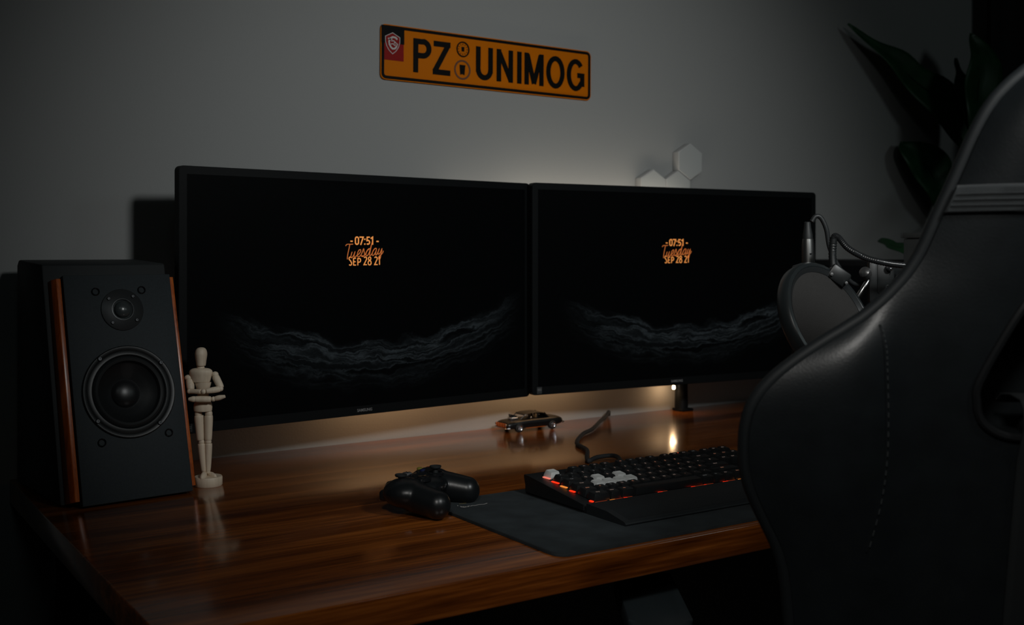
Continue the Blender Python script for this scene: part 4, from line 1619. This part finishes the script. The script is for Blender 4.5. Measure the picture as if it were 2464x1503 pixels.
# dark curtain hanging at the right of the wall
ct = thing('curtain', 'black floor-length curtain hanging at the right end of the wall', 'curtain', (2.86, 1.845, .02))
bm = NB()
nx = 90
rows = []
for z in (0, .8, 1.6, 2.42):
    rows.append([bm.verts.new((i * 1.5 / nx, .018 * math.sin(i * 1.5 / nx * 62 + .4 * math.sin(z * 2)) - .005, z)) for i in range(nx + 1)])
for a, b in zip(rows, rows[1:]):
    for i in range(nx):
        bm.faces.new((a[i], a[i + 1], b[i + 1], b[i]))
cu = obj('cloth', bm, CURTAIN, ct, ang=80)
cu.modifiers.new('thickness', 'SOLIDIFY').thickness = .002
bm = NB()
tube(bm, [(-.04, -.005, 2.44), (1.6, -.005, 2.44)], .012, 12, 0)
obj('rod', bm, DARKMETAL, ct)
bm = NB()
tube(bm, [(.205, -.035, 1.40), (.197, -.035, 1.70), (.205, -.035, 2.42)], .006, 8, 6)
obj('tie_cord', bm, mat('cord_grey', (.05, .07, .08), .7), ct)


# ------------------------------------------------------------------ gaming chair
def chair():
    t = thing('gaming_chair', 'black leather gaming chair seen from behind at the desk', 'chair', (1.0741, .6082, 0), -YAW)
    zz = [-.27, -.16, -.027, .03, .062, .08, .102, .124, .146, .181, .205, .223, .24, .259, .278, .297, .318, .34, .363, .396, .428, .452, .475, .495, .513, .53, .552, .566, .573]
    hw_ = [.235, .25, .263, .271, .281, .291, .302, .312, .318, .319, .315, .305, .289, .265, .237, .205, .183, .164, .151, .139, .126, .117, .109, .100, .090, .074, .046, .022, .006]
    zs = []
    k = 3
    for i in range(len(zz) - 1):
        for j in range(k):
            f = j / k
            zs.append(zz[i] + (zz[i + 1] - zz[i]) * f)
    zs.append(zz[-1])

    def halfw(z):
        # monotone smooth lookup
        for i in range(len(zz) - 1):
            if zz[i] <= z <= zz[i + 1]:
                f = (z - zz[i]) / (zz[i + 1] - zz[i])
                return hw_[i] + (hw_[i + 1] - hw_[i]) * f
        return hw_[0] if z < zz[0] else hw_[-1]

    def hs(z):
        return (halfw(z - .012) + 2 * halfw(z) + halfw(z + .012)) / 4

    def plane_y(z):
        return -.18 * (z - .2)

    def back_y(x, z):
        w_ = max(hs(z), .004)
        tt = min(1., abs(x) / w_)
        edge = (1 - tt ** 5)
        centre = math.exp(-(x / .125) ** 4) * .020
        valley = -.010 * math.exp(-((abs(x) - .165 - .12 * (z - .2)) / .028) ** 2)
        wing = .010 * math.exp(-((abs(x) - .235) / .05) ** 2)
        dz = min(1, max(0, (.573 - z) / .05)) ** .5
        return plane_y(z) - edge * (.020 + centre + valley + wing) * dz

    def front_y(x, z):
        w_ = max(hs(z), .004)
        tt = min(1., abs(x) / w_)
        dz = min(1, max(0, (.573 - z) / .05)) ** .5
        return plane_y(z) + (.020 + .035 * math.exp(-((tt - .78) / .16) ** 2)) * (1 - tt ** 6) * dz + .006 * dz
    NX = 64
    bm = NB()
    F, B = [], []
    for z in zs:
        w_ = hs(z)
        xs = [w_ * math.sin(PI / 2 * (-1 + 2 * i / NX)) for i in range(NX + 1)]
        B.append([bm.verts.new((x, back_y(x, z), z + Z0)) for x in xs])
        F.append([bm.verts.new((x, front_y(x, z) + .004, z + Z0)) for x in xs])
    for A_ in (B, F):
        for a, b in zip(A_, A_[1:]):
            for i in range(NX):
                bm.faces.new((a[i], a[i + 1], b[i + 1], b[i]))
    for i in range(len(zs) - 1):
        bm.faces.new((B[i][0], B[i + 1][0], F[i + 1][0], F[i][0]))
        bm.faces.new((B[i][-1], B[i + 1][-1], F[i + 1][-1], F[i][-1]))
    for i in range(NX):
        bm.faces.new((B[0][i], B[0][i + 1], F[0][i + 1], F[0][i]))
        bm.faces.new((B[-1][i], B[-1][i + 1], F[-1][i + 1], F[-1][i]))
    back = obj('backrest', bm, LEATHER, t, ang=70)
    # two harness openings
    slot = [(-.058, .330), (-.078, .297), (-.1035, .240), (-.1050, .218), (-.100, .200), (-.086, .188), (-.067, .183), (-.040, .184), (-.024, .195), (-.020, .215),
            (-.022, .262), (-.030, .310), (-.042, .332)]
    bm = NB()
    for s in (1, -1):
        prism(bm, [(a * s, b + Z0) for a, b in slot], -.2, .2, 'xz')
    cut = obj('cutter', bm, LEATHER)
    md = back.modifiers.new('cut', 'BOOLEAN')
    md.object = cut
    md.operation = 'DIFFERENCE'
    md.solver = 'EXACT'
    dg = bpy.context.evaluated_depsgraph_get()
    # the cutter must sit in the backrest's own frame
    cut.matrix_world = Matrix.Translation((1.0741, .6082, 0)) @ Matrix.Rotation(-YAW, 4, 'Z')
    bpy.context.view_layer.update()
    dg = bpy.context.evaluated_depsgraph_get()
    me = bpy.data.meshes.new_from_object(back.evaluated_get(dg))
    back.modifiers.clear()
    back.data = me
    me.shade_smooth()
    me.set_sharp_from_angle(angle=R_(50))
    bpy.data.objects.remove(cut)
    for s in (1, -1):
        bm = NB()
        pp = smooth_path([(a * s, back_y(a * s, b) - .001, b + Z0) for a, b in slot] + [(slot[0][0] * s, back_y(slot[0][0], slot[0][1]) - .001, slot[0][1] + Z0)], 4)[:-1]
        tube(bm, [tuple(p) for p in pp], .0042, 8, 0, True)
        obj('slot_rim', bm, mat('slot_plastic', (.012, .013, .014), .35), back)
    # rounded bolster welt around the edge
    bm = NB()
    left = [(-hs(z) * 1.004 - .001, plane_y(z) + .010, z + Z0) for z in zs]
    right = [(-p[0], p[1], p[2]) for p in reversed(left)]
    tube(bm, left + right, .0078, 10, 0)
    obj('edge_welt', bm, mat('welt_leather', (.011, .0135, .015), .55, spec=.35), t)
    # stitched seams on the wings
    for s in (1, -1):
        bm = NB()
        pz = [.293, .27, .242, .20, .155, .111, .06]
        px = [-.196, -.192, -.190, -.187, -.186, -.190, -.200]
        tube(bm, [(a * s, back_y(a, b) - .0002, b + Z0) for a, b in zip(px, pz)], .0011, 6, 4)
        sm = obj('seam', bm, LEATHER, back)
        bm = NB()
        P = smooth_path([(a * s, back_y(a, b) - .0014, b + Z0) for a, b in zip(px, pz)], 9)
        for i in range(0, len(P) - 1, 2):
            tube(bm, [P[i] + Vector((.0016, 0, 0)), P[i + 1] + Vector((.0016, 0, 0))], .0006, 5, 0)
        obj('stitching', bm, mat('thread_grey', (.045, .05, .052), .6), back)
    # elastic strap of the head pillow round the upper backrest
    bm = NB()
    rows = []
    for z0_ in (.401, .404, .4265, .4295):
        row = []
        w_ = hs(z0_) + .0015
        for i in range(33):
            x = w_ * math.sin(PI / 2 * (-1 + 2 * i / 32))
            zz_ = z0_ + .006 * (1 - abs(x / w_) ** 2) * 0
            y = back_y(x, zz_) - (.0045 if z0_ in (.404, .4265) else .0015)
            row.append(bm.verts.new((x, y, zz_ + Z0)))
        rows.append(row)
    for a, b in zip(rows, rows[1:]):
        for i in range(32):
            bm.faces.new((a[i], a[i + 1], b[i + 1], b[i]))
    st = obj('pillow_strap', bm, FABRIC, t)
    st.modifiers.new('thickness', 'SOLIDIFY').thickness = .0015
    for z0_ in (.4095, .4150, .4205):
        bm = NB()
        w_ = hs(z0_)
        tube(bm, [(w_ * math.sin(PI / 2 * (-1 + 2 * i / 32)), back_y(w_ * math.sin(PI / 2 * (-1 + 2 * i / 32)), z0_) - .0052, z0_ + Z0) for i in range(1, 32)], .0007, 5, 0)
        obj('strap_ridge', bm, FABRIC, st)
    # head pillow on the front side
    bm = NB()
    r = bmesh.ops.create_uvsphere(bm, u_segments=32, v_segments=16, radius=1)
    for v in bm.verts:
        c = v.co
        v.co = Vector((math.copysign(abs(c.x) ** .75, c.x) * .098, c.y * .045, math.copysign(abs(c.z) ** .7, c.z) * .075))
    bmesh.ops.translate(bm, verts=bm.verts, vec=(0, plane_y(.42) + .072, .42 + Z0))
    obj('head_pillow', bm, LEATHER, t)
    bm = NB()
    r = bmesh.ops.create_uvsphere(bm, u_segments=32, v_segments=16, radius=1)
    for v in bm.verts:
        c = v.co
        v.co = Vector((math.copysign(abs(c.x) ** .6, c.x) * .150, c.y * .045, math.copysign(abs(c.z) ** .6, c.z) * .130))
    bmesh.ops.translate(bm, verts=bm.verts, vec=(0, plane_y(.24) + .085, .24 + Z0))
    obj('lumbar_pillow', bm, LEATHER, t)
    # lumbar strap hanging out of each opening
    for s in (1, -1):
        bm = NB()
        pts = [(.016, .213), (.002, .2225), (-.018, .2245), (-.040, .2215), (-.0475, .213), (-.0485, .195)]
        path = [(plane_y(.22) + a, b) for a, b in pts]
        for z in (.16, .10, .03, -.05, -.12, -.20, -.255):
            path.append((back_y(-.04, z) - .0045, z))
        x0, x1 = -.066 * s, -.019 * s
        prev = None
        for y, z in path:
            row = [bm.verts.new((x0 + (x1 - x0) * i / 6, y - .0012 * math.sin(PI * i / 6), z + Z0)) for i in range(7)]
            if prev:
                for i in range(6):
                    bm.faces.new((prev[i], prev[i + 1], row[i + 1], row[i]))
            prev = row
        ls = obj('lumbar_strap', bm, FABRIC2, t, ang=70)
        ls.modifiers.new('thickness', 'SOLIDIFY').thickness = .002
    # seat
    bm = NB()
    r = bmesh.ops.create_uvsphere(bm, u_segments=40, v_segments=20, radius=1)
    for v in bm.verts:
        c = v.co
        v.co = Vector((math.copysign(abs(c.x) ** .45, c.x) * .25, math.copysign(abs(c.y) ** .45, c.y) * .25, math.copysign(abs(c.z) ** .6, c.z) * .055))
    bmesh.ops.translate(bm, verts=bm.verts, vec=(0, .32, .455))
    obj('seat', bm, LEATHER, t)
    for s in (-1, 1):
        bm = NB()
        tube(bm, [(s * .245, .10, .43), (s * .262, .06, .47), (s * .262, .055, .53), (s * .25, .07, .60)], .02, 12, 5)
        obj('hinge', bm, BLACK, t)
        # armrest
        bm = NB()
        box(bm, (s * .330, .33, .40), (.030, .07, .22), .008)
        box(bm, (s * .29, .33, .395), (.11, .06, .018), .004)
        ar = obj('armrest', bm, BLACK, t)
        bm = NB()
        prism(bm, rrect(s * .380 - .039, .18, s * .380 + .039, .44, .036, 7), .640, .670, 'xy')
        bmesh.ops.bevel(bm, geom=[e for e in bm.edges if abs(e.verts[0].co.z - e.verts[1].co.z) < 1e-6], offset=.010, segments=3, profile=.5, affect='EDGES')
        box(bm, (s * .355, .31, .59), (.030, .06, .11), .006)
        obj('arm_pad', bm, mat('arm_pad_soft', (.030, .040, .045), .42), ar)
    # base
    bm = NB()
    lathe(bm, [(.05, .39), (.05, .40), (.028, .38), (.028, .16), (.045, .15), (.05, .10), (.03, .08)], Matrix.Translation((0, .30, 0)), 24)
    obj('gas_lift', bm, DARKMETAL, t)
    for i in range(5):
        a = 2 * PI * i / 5 + .3
        d = Vector((math.cos(a), math.sin(a), 0))
        bm = NB()
        tube(bm, [Vector((0, .30, .115)) + d * .02, Vector((0, .30, .10)) + d * .16, Vector((0, .30, .082)) + d * .31], [.022, .018, .014], 12, 4)
        lg = obj('base_leg', bm, BLACK, t)
        bm = NB()
        lathe(bm, [(.018, -.020), (.028, -.020), (.030, -.016), (.030, .016), (.028, .020), (.018, .020)], basis(Vector((0, .30, .0305)) + d * .31, d.cross(Vector((0, 0, 1)))), 20)
        bmesh.ops.translate(bm, verts=bm.verts, vec=(0, 0, 0))
        obj('caster', bm, RUBBER, lg)
    return t


chair()
bpy.context.view_layer.update()
